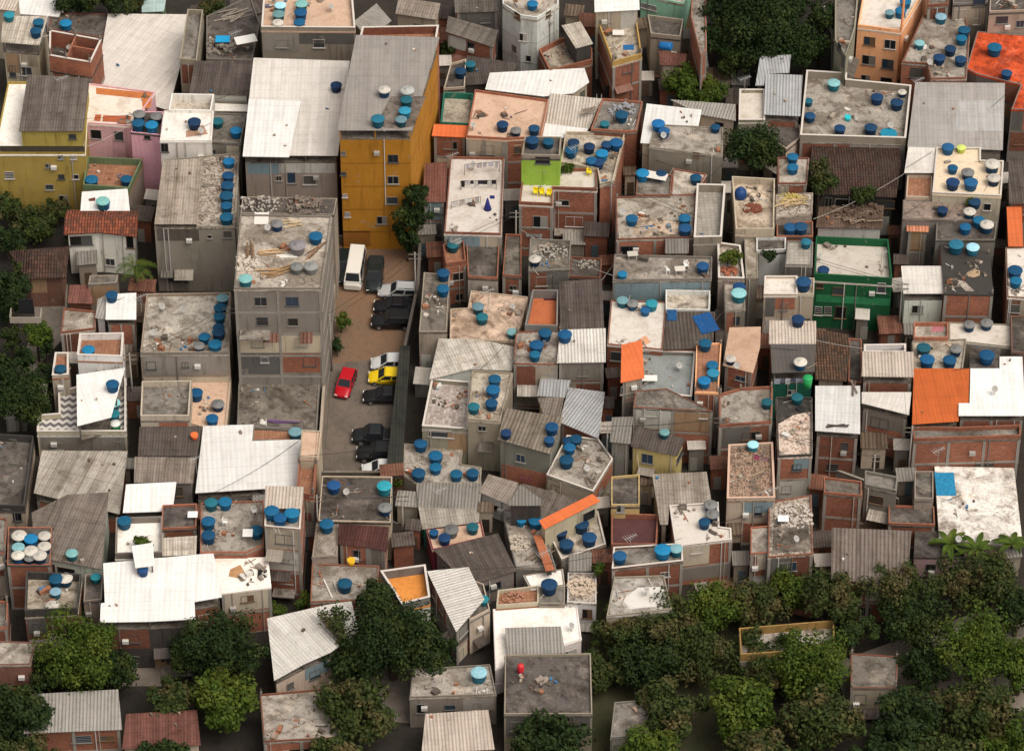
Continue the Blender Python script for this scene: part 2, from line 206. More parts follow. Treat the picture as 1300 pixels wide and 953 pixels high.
BH | 1038,418 1077,426 1075,483 1035,481 | T brown2 | k | h=5.2,t=10 | narrow mossy brown tile roof ; above the shiny white metal roof
BH2 | 1078,428 1094,430 1094,485 1077,483 | F cd | k | h=4.6,p=.2 | dim slot roof ; right of the mossy brown tiles
BI | 978,436 1036,436 1034,471 980,473 | S sd | g3 | h=6,t=4,o=1.6 | matt black sheet roof over a laundry balcony ; below the striped ivory roof
BI2 | 977,406 1036,407 1036,437 976,436 | S sp | k | h=6.6,t=3 | striped ivory roof ; left of the green house
BJ | 971,350 1012,350 1012,373 970,373 | F cw2 | B | h=7,p=.25,cap=1 | white floored ledge over a cream wall ; left of the green house
BJ2 | 1012,352 1034,352 1033,373 1012,373 | F cl | B | h=6.7,p=.2 | small pale ledge with a blue tank ; against the green house
BK0 | 1000,305 1032,306 1031,336 997,335 | F cm2 | c | h=6.6,p=.15 | pale mesh tiled roof with a wrapped tank ; behind the green house
BK1 | 960,300 998,300 998,316 960,318 | F cd | k | h=6,p=.4 | small planted yard roof ; left of the pale mesh tiled roof
BK | 929,223 984,226 983,290 934,290 | F cl9 | C | h=7,p=.9,pw=B | sandy walled yard with a brick heap ; right of the tall box terrace
BK2 | 985,246 1032,244 1031,270 985,276 | F rb4 | C | h=6.8,p=.1 | timber and rubble littered roof ; right of the sandy walled yard
BK3 | 987,199 1027,199 1024,232 988,232 | F cl | b | h=6.6,p=.2 | ragged cream roof with one tank ; left of the round green bush
BK4 | 986,282 1032,280 1032,299 986,299 | F cd | b | h=6,p=.2 | thin ledge with two blue tanks ; below the timber littered roof
BL | 1036,299 1128,303 1133,353 1034,347 | F cl8 | g | h=7.5,p=1,pw=g,by=420,W=1065/369/15/9 1041/362/7/5 1119/365/10/12 1067/396/13/14 1039/394/8/10 1051/394/8/10 | green house ; with deep green parapets around a pale roof
BM1 | 911,307 940,311 945,353 912,352 | F rb | C | h=6.5,p=.4,cap=1 | planted triangular terrace with red pots ; right of the wide stained terrace
BM2 | 919,358 944,358 946,392 921,394 | F cl3 | c | h=6,p=.1 | small grey slab under a turquoise tank ; below the planted triangular terrace
BM3 | 945,300 962,300 962,352 947,352 | F cl2 | C | nr=1,h=6.2,p=.1 | beige stair landing ; right of the planted triangular terrace
BR1 | 1278,262 1297,262 1299,312 1280,312 | S so | k | h=6.5,t=2 | tall orange strip roof at the right edge ; above a white tank house
BR2 | 1277,313 1312,312 1312,378 1279,376 | F cw2 | r | h=6,p=.15 | white tank house at the right edge ; below the tall orange strip
BR3 | 1283,400 1312,400 1312,448 1284,446 | F cd | r | h=5.2,p=.2 | dim reddish roof at the right margin ; beside the pale worn terrace
BR4 | 1280,200 1312,200 1312,258 1281,258 | S sd3 | k | h=6,t=3 | dull dark roof at the right margin ; above the tall orange strip
BM | 1056,669 1157,673 1152,741 1055,736 | S sd6 | k | h=4.4,t=4 | big ribbed brown black roof ; above the trees at the lower right
BN | 1162,671 1225,674 1223,707 1161,706 | F cd | p2 | h=4,p=.05,by=732 | dark flat roof over a pale graffiti wall ; right of the ribbed brown roof
BP | 938,796 1059,786 1060,822 940,830 | F cl3 | c | h=3.2,p=1,pw=Y3 | concrete yard with a yellow parapet ; among the trees at the bottom right
BP2 | 1080,828 1140,832 1138,872 1080,872 | F cd2 | k | h=2.6,p=.1 | mouldy slab roof ; under the trees at the bottom right
VA | 409,603 498,604 496,662 404,660 | F cd3 | k | h=4.6,p=.15 | blackened terrace with two blue tanks ; directly below the car park
VB | 430,664 494,668 491,699 467,694 429,690 | S sr3 | k | h=4.2,t=3 | dark maroon sheet roof ; below the blackened terrace
VB2 | 402,662 430,663 428,704 396,706 | F cl3 | k | h=4,p=.12 | sooty pale slab ; left of the dark maroon roof
VC | 396,714 481,717 479,760 394,763 | F cl3 | k | h=3.4,p=.15 | long grey slab with yellow bucket ; left of the orange floored terrace
VD | 255,637 335,634 335,690 313,700 254,700 | F cl3 | b | h=5.2,p=.2 | messy concrete terrace with four tanks ; under the L shaped white roof
VE | 337,617 385,618 381,671 336,667 | F cl3 | b | h=5.8,p=.15,cap=1,band=1,by=758 | tall raw brick house with three tanks ; right of the messy concrete terrace
VE2 | 337,616 385,617 383,645 336,644 | S sp | k | on=VE,h=1,o=.8,t=5 | striped beige sheet ; at the back of the tall raw brick house
VF | 273,708 340,706 344,744 281,752 | F cw5 | b | h=4.8,p=.06,W=314/759/14/7 | white painted roof with a rust stain ; over raw brick beside the dark tree
BQ1 | 1098,596 1140,604 1138,622 1098,614 | F cg | c | h=4.4,p=.4 | bare concrete landing block ; on the left of the long brick balcony wall
BQ2 | 1128,640 1186,642 1187,665 1128,663 | F cd | b | h=4,p=.3 | cluttered brick hut roof ; behind the ribbed brown black roof
BQ3 | 1161,597 1185,597 1185,632 1161,632 | F cg | C | h=4.8,p=.3 | slim grey house in the alley ; left of the whitewashed slab roof
BQ4 | 822,18 868,24 864,46 826,42 | F cd | C | h=4.5,p=.5 | stained yard terrace below the mint green house ; at the top
BQ5 | 836,64 872,68 870,84 838,82 | S sr | k | h=3.5 | rusty shed roof in the dirt yard ; near the top centre
BQ6 | 642,296 662,297 662,350 638,348 | F cd2 | b | h=4,p=.3 | dark strip roof ; in the alley left of the mouldy dark roof
BQ7 | 592,308 634,308 632,352 594,350 | F cd | b | h=4.2,p=.3 | dim brick yard roof ; under the front of the laundry terrace
BQ8 | 1046,604 1094,610 1094,628 1046,624 | F cd2 | b | h=4.2,p=.3 | low brick annex ; under the shiny white metal roof
BQ9 | 908,392 922,393 916,456 908,456 | S sd3 | k | h=4.5 | slit of dark sheeting ; between tarpaulin roof and folded peach roof
EX1 | 40,880 150,874 155,925 30,930 | S sg | k | h=3.5 | weathered grey roof at the bottom margin ; below the round green tree
EX2 | 330,880 420,872 430,935 335,940 | F cl3 | b | h=3.2,p=.2 | stained roof at the bottom margin ; below the angular white roof
EX3 | 160,905 250,900 255,945 155,950 | S sr | k | h=3.2 | rusty roof at the bottom margin ; left of the stained roof below
EX4 | 780,890 850,885 856,930 775,935 | F cg | c | h=3,p=.2 | grey roof among scrub at the bottom margin ; right of the black flat roof
EX5 | 540,905 620,900 628,950 535,955 | S sp | k | h=2.8 | pale ribbed roof at the bottom margin ; below the mint green tank
'''
# water tanks: centre of the lid, kind (b blue, d dark blue, t teal, l pale lid, g grey lid, w white lid, G all grey, y yellowish), width
TANKS = '''
51,26 46,38 78,31 86,36,w,13 9,15,t 177,144,g 200,146,g 175,157 193,158 117,228 161,226 133,259,b,14 128,268,l 135,368 113,443 77,470
145,486 145,510,l 145,524,t 25,679,w 40,683 57,678,w 24,693,l 40,698,w 57,692,w 21,707,w 38,711,g,13 55,709,w 93,712,l 88,728,w 72,734 71,750,l,14 67,767,w 122,731,t,14 156,658
283,377,l 280,390 279,400 278,414 260,426 278,421,d 253,438,g,14 275,438 247,496 277,511,g 270,530 
247,154,d 271,151,t 300,165 291,203 290,222 289,235 288,248 288,260 288,275 
356,6,l,16 354,17,l,16 353,28,w,14 383,5,l,16 382,16 380,28 427,107,d
352,283,g 401,298,b,19 378,311,G,19 377,337,G 395,337,G 312,354,l 375,547,l,16
488,113,w,17 517,114,G,19 516,126,t 514,140,t 480,151,t 511,155,l 594,81,t,14 585,90,d,15
676,3 638,157,d 655,165,g,13 678,162,d 676,178,d 696,178 728,180,d 725,190 748,185,d 770,182,d 764,194 750,204 763,209,d 789,145 766,157,t,14 800,170 798,181 809,213
579,297,G 575,310,t,16 563,346 582,346 607,389,l,15 612,402,t,15 650,421,l,13 692,422 711,422 681,437 679,450,b,13 678,328,w
628,480 626,494 624,510 600,517,t,15 553,578 553,591 580,601 600,599 526,556,b,17 519,606 515,655,g 546,675,b,13 573,671,G 557,686,d 600,667,t
640,549,d,13 707,542 712,551,d,12 731,556,b,15 723,566 719,582,b,19 706,564,d,13 662,658,b,15 680,660,b,17 676,645,d 711,673,d,19 738,664,d,19 719,689,d,19 748,681,d,19 693,736,d,19
608,853,l,19 620,764,t,13 841,697,b,19 858,696,l,15 775,706,d,18 902,640,g,15 904,651,g 894,661,b,16
978,510,t,14 957,547,l,15 921,460,w,14 895,435 904,462,b,16 905,473,t,15 894,482 847,545,l,14
786,374,l 803,384,g,15 827,384,t 819,392,d,14 871,290,d 869,276 802,276 892,337,d,16 790,347,b,13 809,216 847,212,d 903,222
843,165,d,16 908,160,b,14 1006,192 1006,212,b,14 1058,105,l 1026,127,t,13 1028,145,d 1066,161,d 1105,161,d 1113,122,d,18 1138,129,d,18 1145,116,w,12
1129,15,l,14 1143,13 1149,1 1194,21,l,15 1167,54,l,14 1227,35 1220,47 1206,61,d 1192,72,d 1219,74,d 1262,60,b,18 1280,94,d
1203,185,d,18 1220,186,y,13 1259,208,w,18 1209,212,b,14 1228,217,g,18 1209,230,d,18 1232,230,d,19 1261,225,w,17 1196,265,d,15
1257,252,d,18 1240,269,w,17 1257,272 1225,287 1252,285,w 1213,310,t,19 1237,304,l,18 1230,411,g,15 1252,408,g 1173,458,b,19 1205,455,b,19 1213,442,g,15 1172,440,t,18 1252,450,b,19
1288,342,b,18 1289,355,b,17 1018,359,d,18 1016,399,d 999,290,d,18 1021,290,d,18 1023,306,t,15 1045,342,d,14 950,352,d,15 952,383,l,18 1025,473,w,15 1012,499,t,15
424,615,d,17 488,617,t,17 415,664,b,18 438,740,b,18 266,634,t,18 285,632,b,19 265,660,b,19 265,678,b,18 326,672,b,17 342,650,b,19 355,660,b,18 371,650,b,18 182,722,d,14
'''
# ---------------------------------------------------------------- camera model and hillside
F_PX, DIST, PITCH, SLOPE = 5280.0, 440.0, R(42), math.tan(R(5))
CP, SP = math.cos(PITCH), math.sin(PITCH)
CAM = Vector((0, -DIST*CP, DIST*SP))
KV = 12*CP
def ray(px, py):
    u, v = (px-650)/F_PX, (476.0-py)/F_PX
    return Vector((u, CP+v*SP, -SP+v*CP))
def on_plane(px, py, a, b):                     # meets the plane z = a + b*y
    d = ray(px, py)
    t = (a + b*CAM.y - CAM.z)/(d.z - b*d.y)
    return CAM + d*t
def ground(x, y): return y*SLOPE
def at(px, py, h=0.0): return on_plane(px, py, h, SLOPE)      # a point h metres above the hillside
def to_px(p):
    q = Vector(p)-CAM
    dep = q.y*CP - q.z*SP
    return (650 + F_PX*q.x/dep, 476.0 - F_PX*(q.y*SP+q.z*CP)/dep)

scene = bpy.context.scene
COL = scene.collection
# ---------------------------------------------------------------- mesh helper
class MB:
    def __init__(s, ang=0.0): s.v, s.f, s.uv, s.mi, s.c, s.sn = [], [], [], [], math.cos(ang), math.sin(ang)
    def face(s, pts, uv=None, mi=0, flip=False):
        pts = [Vector(p) for p in pts]
        if flip: pts.reverse()
        n = Vector((0, 0, 0))
        for i in range(len(pts)):
            a, b = pts[i], pts[(i+1) % len(pts)]
            n += Vector(((a.y-b.y)*(a.z+b.z), (a.z-b.z)*(a.x+b.x), (a.x-b.x)*(a.y+b.y)))
        if n.length > 0: n.normalize()
        k = len(s.v); s.v += pts; s.f.append(list(range(k, k+len(pts)))); s.mi.append(mi)
        if uv is None:
            if abs(n.z) > .6: uv = [(p.x*s.c+p.y*s.sn, -p.x*s.sn+p.y*s.c) for p in pts]
            else:
                t = Vector((-n.y, n.x, 0)); t.normalize()
                uv = [(p.dot(t), p.z) for p in pts]
        s.uv += uv
    def prism(s, poly, zlo, zhi, top=True, bottom=False, sides=True):   # counter-clockwise outline; zlo / zhi number or function of (x, y)
        lo = zlo if callable(zlo) else (lambda x, y: zlo)
        hi = zhi if callable(zhi) else (lambda x, y: zhi)
        n = len(poly)
        if sides:
            for i in range(n):
                a, b = poly[i], poly[(i+1) % n]
                s.face([(a[0], a[1], lo(*a)), (b[0], b[1], lo(*b)), (b[0], b[1], hi(*b)), (a[0], a[1], hi(*a))])
        if top: s.face([(p[0], p[1], hi(*p)) for p in poly])
        if bottom: s.face([(p[0], p[1], lo(*p)) for p in reversed(poly)])
    def box(s, c, sx, sy, sz, ang=0.0):                                  # centre of the base
        ca, sa = math.cos(ang), math.sin(ang)
        poly = [(c[0]+x*ca-y*sa, c[1]+x*sa+y*ca) for x, y in ((-sx/2, -sy/2), (sx/2, -sy/2), (sx/2, sy/2), (-sx/2, sy/2))]
        s.prism(poly, c[2], c[2]+sz, bottom=True)
    def bar(s, a, b, w, h=None):                                          # square bar from a to b
        a, b = Vector(a), Vector(b); d = b-a
        if d.length < 1e-6: return
        d.normalize(); up = Vector((0, 0, 1)) if abs(d.z) < .95 else Vector((0, 1, 0))
        x = d.cross(up).normalized()*(w/2); y = x.cross(d).normalized()*((h or w)/2)
        q = [(-1, -1), (1, -1), (1, 1), (-1, 1)]
        A = [a+x*i+y*j for i, j in q]; B = [b+x*i+y*j for i, j in q]
        for i in range(4): s.face([A[i], A[(i+1) % 4], B[(i+1) % 4], B[i]])
        s.face(A[::-1]); s.face(B)
    def build(s, name, mat, parent=None, color=None, smooth=False, off=None):
        off = off if off is not None else (Vector(parent['_loc']) if parent is not None and '_loc' in parent else Vector((0, 0, 0)))
        me = bpy.data.meshes.new(name)
        me.from_pydata([tuple(p-off) for p in s.v], [], s.f)
        uvl = me.uv_layers.new(name='UVMap')
        uvl.data.foreach_set('uv', [c for u in s.uv for c in u])
        mats = mat if isinstance(mat, (list, tuple)) else [mat]
        for m in mats: me.materials.append(m)
        if len(mats) > 1: me.polygons.foreach_set('material_index', s.mi)
        if smooth: me.polygons.foreach_set('use_smooth', [True]*len(s.f))
        return link(name, me, parent, color)
def link(name, me, parent=None, color=None):
    o = bpy.data.objects.new(name, me); COL.objects.link(o)
    if parent is not None: o.parent = parent
    if color: o.color = (*color[:3], 1)
    return o
def empty(name, loc, label=None, cat=None, group=None, rz=0.0):
    o = bpy.data.objects.new(name, None); COL.objects.link(o); o.location = loc; o.rotation_euler = (0, 0, rz)
    o.empty_display_size = .3; o['_loc'] = tuple(loc)
    return tag(o, label, cat, group)
def tag(o, label=None, cat=None, group=None, kind=None):
    if label: o['label'] = label
    if cat: o['category'] = cat
    if group: o['group'] = group
    if kind: o['kind'] = kind
    return o
def revolve(prof, n=16, a0=0.0):                                          # closed smooth solid from (radius, z) pairs
    vs, fs = [], []
    for r, z in prof:
        for i in range(n):
            t = a0+2*math.pi*i/n; vs.append((r*math.cos(t), r*math.sin(t), z))
    for j in range(len(prof)-1):
        for i in range(n):
            fs.append([j*n+i, j*n+(i+1) % n, (j+1)*n+(i+1) % n, (j+1)*n+i])
    fs.append(list(range(n))[::-1]); fs.append([(len(prof)-1)*n+i for i in range(n)])
    return vs, fs
def mesh_of(name, vs, fs, mat, smooth=False):
    me = bpy.data.meshes.new(name); me.from_pydata(vs, [], fs); me.materials.append(mat)
    if smooth: me.polygons.foreach_set('use_smooth', [len(f) == 4 for f in fs])
    return me
def area2(p): return sum(p[i][0]*p[(i+1) % len(p)][1]-p[(i+1) % len(p)][0]*p[i][1] for i in range(len(p)))
def inset(poly, d):                                                       # counter-clockwise outline moved inwards by d
    n, out = len(poly), []
    for i in range(n):
        a, b, c = Vector(poly[i-1]), Vector(poly[i]), Vector(poly[(i+1) % n])
        e1, e2 = (b-a).normalized(), (c-b).normalized()
        n1, n2 = Vector((-e1.y, e1.x)), Vector((-e2.y, e2.x))
        m = n1+n2
        m = m/max(m.length_squared/2, .35)
        out.append(tuple(b+m*d))
    return out
def inside(poly, x, y):
    r = False
    for i in range(len(poly)):
        (x1, y1), (x2, y2) = poly[i][:2], poly[i-1][:2]
        if (y1 > y) != (y2 > y) and x < (x2-x1)*(y-y1)/(y2-y1)+x1: r = not r
    return r
# ---------------------------------------------------------------- materials
class NT:
    def __init__(s, name, rough=.85):
        s.m = bpy.data.materials.new(name); s.m.use_nodes = True; s.t = s.m.node_tree
        s.b = s.t.nodes['Principled BSDF']; s.b.inputs['Roughness'].default_value = rough
        s.b.inputs['Specular IOR Level'].default_value = .3
    def n(s, kind, **kw):
        o = s.t.nodes.new(kind)
        for k, v in kw.items():
            if k[0] == '_': setattr(o, k[1:], v)
            else: o.inputs[k.replace('__', ' ')].default_value = v
        return o
    def l(s, a, b): s.t.links.new(a, b)
    def val(s, x, sock):
        if hasattr(x, 'is_output'): s.l(x, sock)
        else: sock.default_value = x
    def math(s, op, a, b=0.0, clamp=False):
        o = s.n('ShaderNodeMath', _operation=op, _use_clamp=clamp); s.val(a, o.inputs[0]); s.val(b, o.inputs[1]); return o.outputs[0]
    def ramp(s, f, p0, p1, v0=0.0, v1=1.0):
        o = s.n('ShaderNodeMapRange', _clamp=True); s.val(f, o.inputs[0])
        for i, v in zip((1, 2, 3, 4), (p0, p1, v0, v1)): o.inputs[i].default_value = v
        return o.outputs[0]
    def mix(s, f, a, b, mode='MIX'):
        o = s.n('ShaderNodeMix', _data_type='RGBA', _blend_type=mode); s.val(f, o.inputs[0])
        for x, k in ((a, 6), (b, 7)):
            if hasattr(x, 'is_output'): s.l(x, o.inputs[k])
            else: o.inputs[k].default_value = (*x[:3], 1)
        return o.outputs[2]
    def uv(s, sx=1, sy=1, rot=0.0):
        u = s.n('ShaderNodeUVMap'); mp = s.n('ShaderNodeMapping'); s.l(u.outputs[0], mp.inputs[0])
        mp.inputs['Scale'].default_value = (sx, sy, 1); mp.inputs['Rotation'].default_value = (0, 0, rot)
        info = s.n('ShaderNodeObjectInfo'); cm = s.n('ShaderNodeCombineXYZ')
        s.l(s.math('MULTIPLY', info.outputs['Random'], 57.0), cm.inputs[2]); s.l(cm.outputs[0], mp.inputs['Location'])
        return mp.outputs[0]
    def pos(s): return s.n('ShaderNodeNewGeometry').outputs['Position']
    def objcol(s): return s.n('ShaderNodeObjectInfo').outputs['Color']
    def rnd(s): return s.n('ShaderNodeObjectInfo').outputs['Random']
    def noise(s, vec, scale, detail=4, rough=.6, dist=0.0):
        o = s.n('ShaderNodeTexNoise', Scale=scale, Detail=detail, Roughness=rough, Distortion=dist); s.l(vec, o.inputs['Vector']); return o.outputs['Fac']
    def bump(s, h, strength=.5, dist=.05):
        o = s.n('ShaderNodeBump', Strength=strength, Distance=dist); s.l(h, o.inputs['Height']); s.l(o.outputs[0], s.b.inputs['Normal'])
    def out(s, c): s.val(c, s.b.inputs['Base Color']) if hasattr(c, 'is_output') else setattr(s.b.inputs['Base Color'], 'default_value', (*c, 1)); return s.m
def xyz(nt, v):
    o = nt.n('ShaderNodeSeparateXYZ'); nt.l(v, o.inputs[0]); return o.outputs
def m_plaster():
    t = NT('painted_render'); uv = t.uv(); c = t.objcol()
    big = t.noise(uv, .35, 5, .65); fine = t.noise(uv, 3.0, 5, .7); streak = t.noise(t.uv(1.6, .14), 1.0, 5, .7)
    c = t.mix(t.ramp(big, .35, .7, 0, .45), c, t.mix(1.0, c, (.62, .58, .52), 'MULTIPLY'))
    c = t.mix(t.ramp(fine, .3, .75, 0, .35), c, t.mix(1.0, c, (1.25, 1.22, 1.15), 'MULTIPLY'))
    c = t.mix(t.ramp(streak, .54, .74, 0, .75), c, t.mix(1.0, c, (.32, .29, .26), 'MULTIPLY'))
    patch = t.noise(uv, .9, 3, .5, 1.0)
    c = t.mix(t.ramp(patch, .66, .7, 0, .4), c, (.30, .27, .23))
    t.bump(fine, .25, .03); return t.out(c)
def m_brick():
    t = NT('raw_brick', .95); uv = t.uv()
    b = t.n('ShaderNodeTexBrick', Scale=1.0, **{'Mortar__Size': .018, 'Brick__Width': .34, 'Row__Height': .2, 'Bias': -.1}); b.offset = .5
    t.l(uv, b.inputs['Vector']); b.inputs['Color1'].default_value = (.40, .125, .06, 1); b.inputs['Color2'].default_value = (.27, .085, .045, 1); b.inputs['Mortar'].default_value = (.22, .17, .14, 1)
    big = t.noise(uv, .45, 5, .7); smear = t.noise(t.uv(.8, .5), 1.3, 6, .75, .6)
    c = t.mix(t.ramp(big, .35, .75, 0, .7), b.outputs[0], t.mix(1.0, b.outputs[0], (.45, .42, .42), 'MULTIPLY'))
    c = t.mix(t.ramp(smear, .6, .72, 0, .7), c, (.24, .19, .155))
    tint = t.math('ADD', t.math('MULTIPLY', t.rnd(), .7), .6)
    cm = t.n('ShaderNodeCombineColor'); [t.l(tint, cm.inputs[i]) for i in range(3)]
    c = t.mix(1.0, c, cm.outputs[0], 'MULTIPLY')
    t.bump(b.outputs['Fac'], -.3, .02); return t.out(c)
def m_slab():                                      # weathered concrete roofs and terraces, tinted by the object's own colour
    t = NT('weathered_concrete', .9); uv = t.uv(); c = t.objcol()
    a = t.noise(uv, .28, 6, .62, .8); b = t.noise(uv, 1.1, 6, .72, .4); d = t.noise(uv, 5.0, 4, .7); e = t.noise(uv, .5, 6, .7, .5)
    c = t.mix(t.ramp(a, .46, .60, 0, .78), c, t.mix(1.0, c, (.40, .36, .32), 'MULTIPLY'))
    c = t.mix(t.ramp(b, .51, .60, 0, .72), c, t.mix(1.0, c, (.40, .355, .31), 'MULTIPLY'))
    c = t.mix(t.ramp(e, .54, .62, 0, .65), c, t.mix(.15, t.mix(1.0, c, (1.6, 1.54, 1.46), 'MULTIPLY'), (.46, .39, .32)))
    c = t.mix(t.ramp(d, .48, .66, 0, .5), c, t.mix(1.0, c, (.45, .42, .39), 'MULTIPLY'))
    v = t.n('ShaderNodeTexVoronoi', _feature='DISTANCE_TO_EDGE', Scale=.55); t.l(uv, v.inputs['Vector'])
    c = t.mix(t.ramp(v.outputs['Distance'], 0.0, .018, .45, 0), c, (.07, .06, .05))
    t.bump(d, .3, .03); return t.out(c)
def m_clean():                                     # painted slab with light soiling
    t = NT('painted_slab', .8); uv = t.uv(); c = t.objcol()
    a = t.noise(uv, .4, 6, .7, .5); d = t.noise(uv, 2.2, 6, .75)
    c = t.mix(t.ramp(a, .48, .66, 0, .5), c, t.mix(1.0, c, (.60, .53, .45), 'MULTIPLY'))
    c = t.mix(t.ramp(d, .53, .64, 0, .4), c, t.mix(1.0, c, (.48, .42, .36), 'MULTIPLY'))
    t.bump(d, .15, .03); return t.out(c)
def m_sheet(name, rib, dirt, depth=.6, rough=.6, seam=1.0):
    t = NT(name, rough); uv = t.uv(); c = t.objcol(); s = xyz(t, uv)
    w = t.math('SINE', t.math('MULTIPLY', s[0], 2*math.pi/rib))
    pan = t.n('ShaderNodeTexBrick', Scale=1.0, **{'Mortar__Size': .02, 'Brick__Width': 1.1, 'Row__Height': 2.3, 'Bias': 0.0}); pan.offset = 0; t.l(uv, pan.inputs['Vector'])
    pan.inputs['Color1'].default_value = (.86, .86, .86, 1); pan.inputs['Color2'].default_value = (1.08, 1.07, 1.05, 1); pan.inputs['Mortar'].default_value = (.66, .64, .62, 1)
    c = t.mix(seam, c, pan.outputs[0], 'MULTIPLY')
    run = t.noise(t.uv(1.3, .16), 1.2, 5, .7); blot = t.noise(uv, .5, 6, .72, .6); fine = t.noise(uv, 4.0, 4, .7)
    c = t.mix(t.ramp(run, .46, .76, 0, dirt), c, t.mix(1.0, c, (.52, .47, .41), 'MULTIPLY'))
    c = t.mix(t.ramp(blot, .5, .7, 0, dirt), c, t.mix(1.0, c, (.5, .46, .41), 'MULTIPLY'))
    c = t.mix(t.ramp(fine, .4, .75, 0, dirt*.7), c, t.mix(1.0, c, (.6, .56, .52), 'MULTIPLY'))
    sk = t.noise(t.uv(1.9, .035), 1.0, 2, .5); c = t.mix(t.ramp(sk, .42, .58, 0, .75*dirt), c, t.mix(1.0, c, (.62, .59, .56), 'MULTIPLY'))
    row = t.math('LESS_THAN', t.math('FRACT', t.math('MULTIPLY', s[1], 1/1.25)), .055); c = t.mix(t.math('MULTIPLY', row, .55*seam), c, t.mix(1.0, c, (.4, .37, .34), 'MULTIPLY'))
    c = t.mix(t.ramp(w, -1, -.2, .28*depth, 0), c, t.mix(1.0, c, (.55, .52, .5), 'MULTIPLY'))  # rib troughs darkened in the colour, as shading of the wave
    t.bump(w, depth, .05); return t.out(c)
def m_tile():
    t = NT('clay_roof_tile', .9); uv = t.uv(); s = xyz(t, uv); c = t.objcol()
    b = t.n('ShaderNodeTexBrick', Scale=1.0, **{'Mortar__Size': .03, 'Brick__Width': .3, 'Row__Height': .42, 'Bias': 0.0}); t.l(uv, b.inputs['Vector']); b.offset = 0
    b.inputs['Color1'].default_value = (.6, .58, .56, 1); b.inputs['Color2'].default_value = (1.5, 1.35, 1.25, 1); b.inputs['Mortar'].default_value = (.28, .26, .25, 1)
    c = t.mix(1.0, c, b.outputs[0], 'MULTIPLY')
    a = t.noise(uv, .6, 5, .7, .5)
    c = t.mix(t.ramp(a, .45, .7, 0, .8), c, (.05, .042, .034))
    t.bump(t.math('SINE', t.math('MULTIPLY', s[0], 2*math.pi/.3)), .7, .05); return t.out(c)
def m_check():
    t = NT('zigzag_floor_tile', .6); s = xyz(t, t.uv())
    z = t.math('ADD', s[1], t.math('MULTIPLY', t.math('PINGPONG', s[0], .42), .9))
    k = t.math('GREATER_THAN', t.math('FRACT', t.math('MULTIPLY', z, 1.05)), .5)
    return t.out(t.mix(k, (.58, .55, .5), (.14, .12, .13)))
def m_pebble(name, c1, c2, c3, scale):
    t = NT(name, .95); p = t.pos(); v = t.n('ShaderNodeTexVoronoi', Scale=scale); t.l(p, v.inputs['Vector'])
    s = xyz(t, v.outputs['Color'])
    c = t.mix(t.ramp(s[0], .15, .55), c1, c2); c = t.mix(t.ramp(s[1], .55, .8), c, c3)
    a = t.noise(p, .5, 5, .7, .5)
    c = t.mix(t.ramp(a, .5, .66, 0, .85), c, (.075, .064, .053))
    t.bump(v.outputs['Distance'], -.9, .1); return t.out(c)
def m_mosaic(name, c1, c2, w):
    t = NT(name, .7); uv = t.uv(); b = t.n('ShaderNodeTexBrick', Scale=1.0, **{'Mortar__Size': .03, 'Brick__Width': w, 'Row__Height': w, 'Bias': 0.0}); b.offset = 0; t.l(uv, b.inputs['Vector'])
    b.inputs['Color1'].default_value = (*c1, 1); b.inputs['Color2'].default_value = (*c2, 1); b.inputs['Mortar'].default_value = (*[x*.6 for x in c1], 1)
    a = t.noise(uv, .7, 5, .7); return t.out(t.mix(t.ramp(a, .45, .75, 0, .6), b.outputs[0], t.mix(1.0, b.outputs[0], (.5, .45, .42), 'MULTIPLY')))
def m_plain(name, rough=.6, var=.0, metal=0.0):
    t = NT(name, rough); c = t.objcol(); t.b.inputs['Metallic'].default_value = metal
    if var:
        n = t.noise(t.pos(), 2.5, 5, .7); c = t.mix(t.ramp(n, .4, .7, 0, var), c, t.mix(1.0, c, (.5, .46, .42), 'MULTIPLY'))
    return t.out(c)
def m_fixed(name, col, rough=.6, metal=0.0):
    t = NT(name, rough); t.b.inputs['Metallic'].default_value = metal; return t.out(col)
def m_leaf(name, a, b, c):
    t = NT(name, .7); p = t.pos(); n = t.noise(p, 1.4, 4, .7); f = t.noise(p, .35, 3, .6); info = t.n('ShaderNodeNewGeometry').outputs['Random Per Island']
    k = t.mix(t.ramp(n, .35, .65), a, b); k = t.mix(t.ramp(f, .5, .64, 0, .7), k, c)
    tint = t.ramp(info, 0, 1, .78, 1.25); cm = t.n('ShaderNodeCombineColor'); [t.l(tint, cm.inputs[i]) for i in range(3)]
    k = t.mix(1.0, k, cm.outputs[0], 'MULTIPLY')
    t.b.inputs['Specular IOR Level'].default_value = .15
    return t.out(k)
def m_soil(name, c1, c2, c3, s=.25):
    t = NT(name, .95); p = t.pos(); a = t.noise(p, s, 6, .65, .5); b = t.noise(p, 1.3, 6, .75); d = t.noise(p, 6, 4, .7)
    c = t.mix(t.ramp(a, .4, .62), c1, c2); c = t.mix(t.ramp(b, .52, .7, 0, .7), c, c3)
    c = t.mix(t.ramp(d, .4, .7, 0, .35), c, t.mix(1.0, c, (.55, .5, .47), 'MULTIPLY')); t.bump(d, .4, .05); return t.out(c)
def m_cloth():
    t = NT('cloth', .95); c = t.objcol(); n = t.noise(t.pos(), 2.2, 5, .7, 1.2)
    c = t.mix(t.ramp(n, .42, .62, 0, .7), c, t.mix(1.0, c, (.5, .5, .52), 'MULTIPLY')); c = t.mix(t.ramp(n, .6, .7, 0, .3), c, (.5, .52, .54)); t.bump(n, .9, .25); return t.out(c)
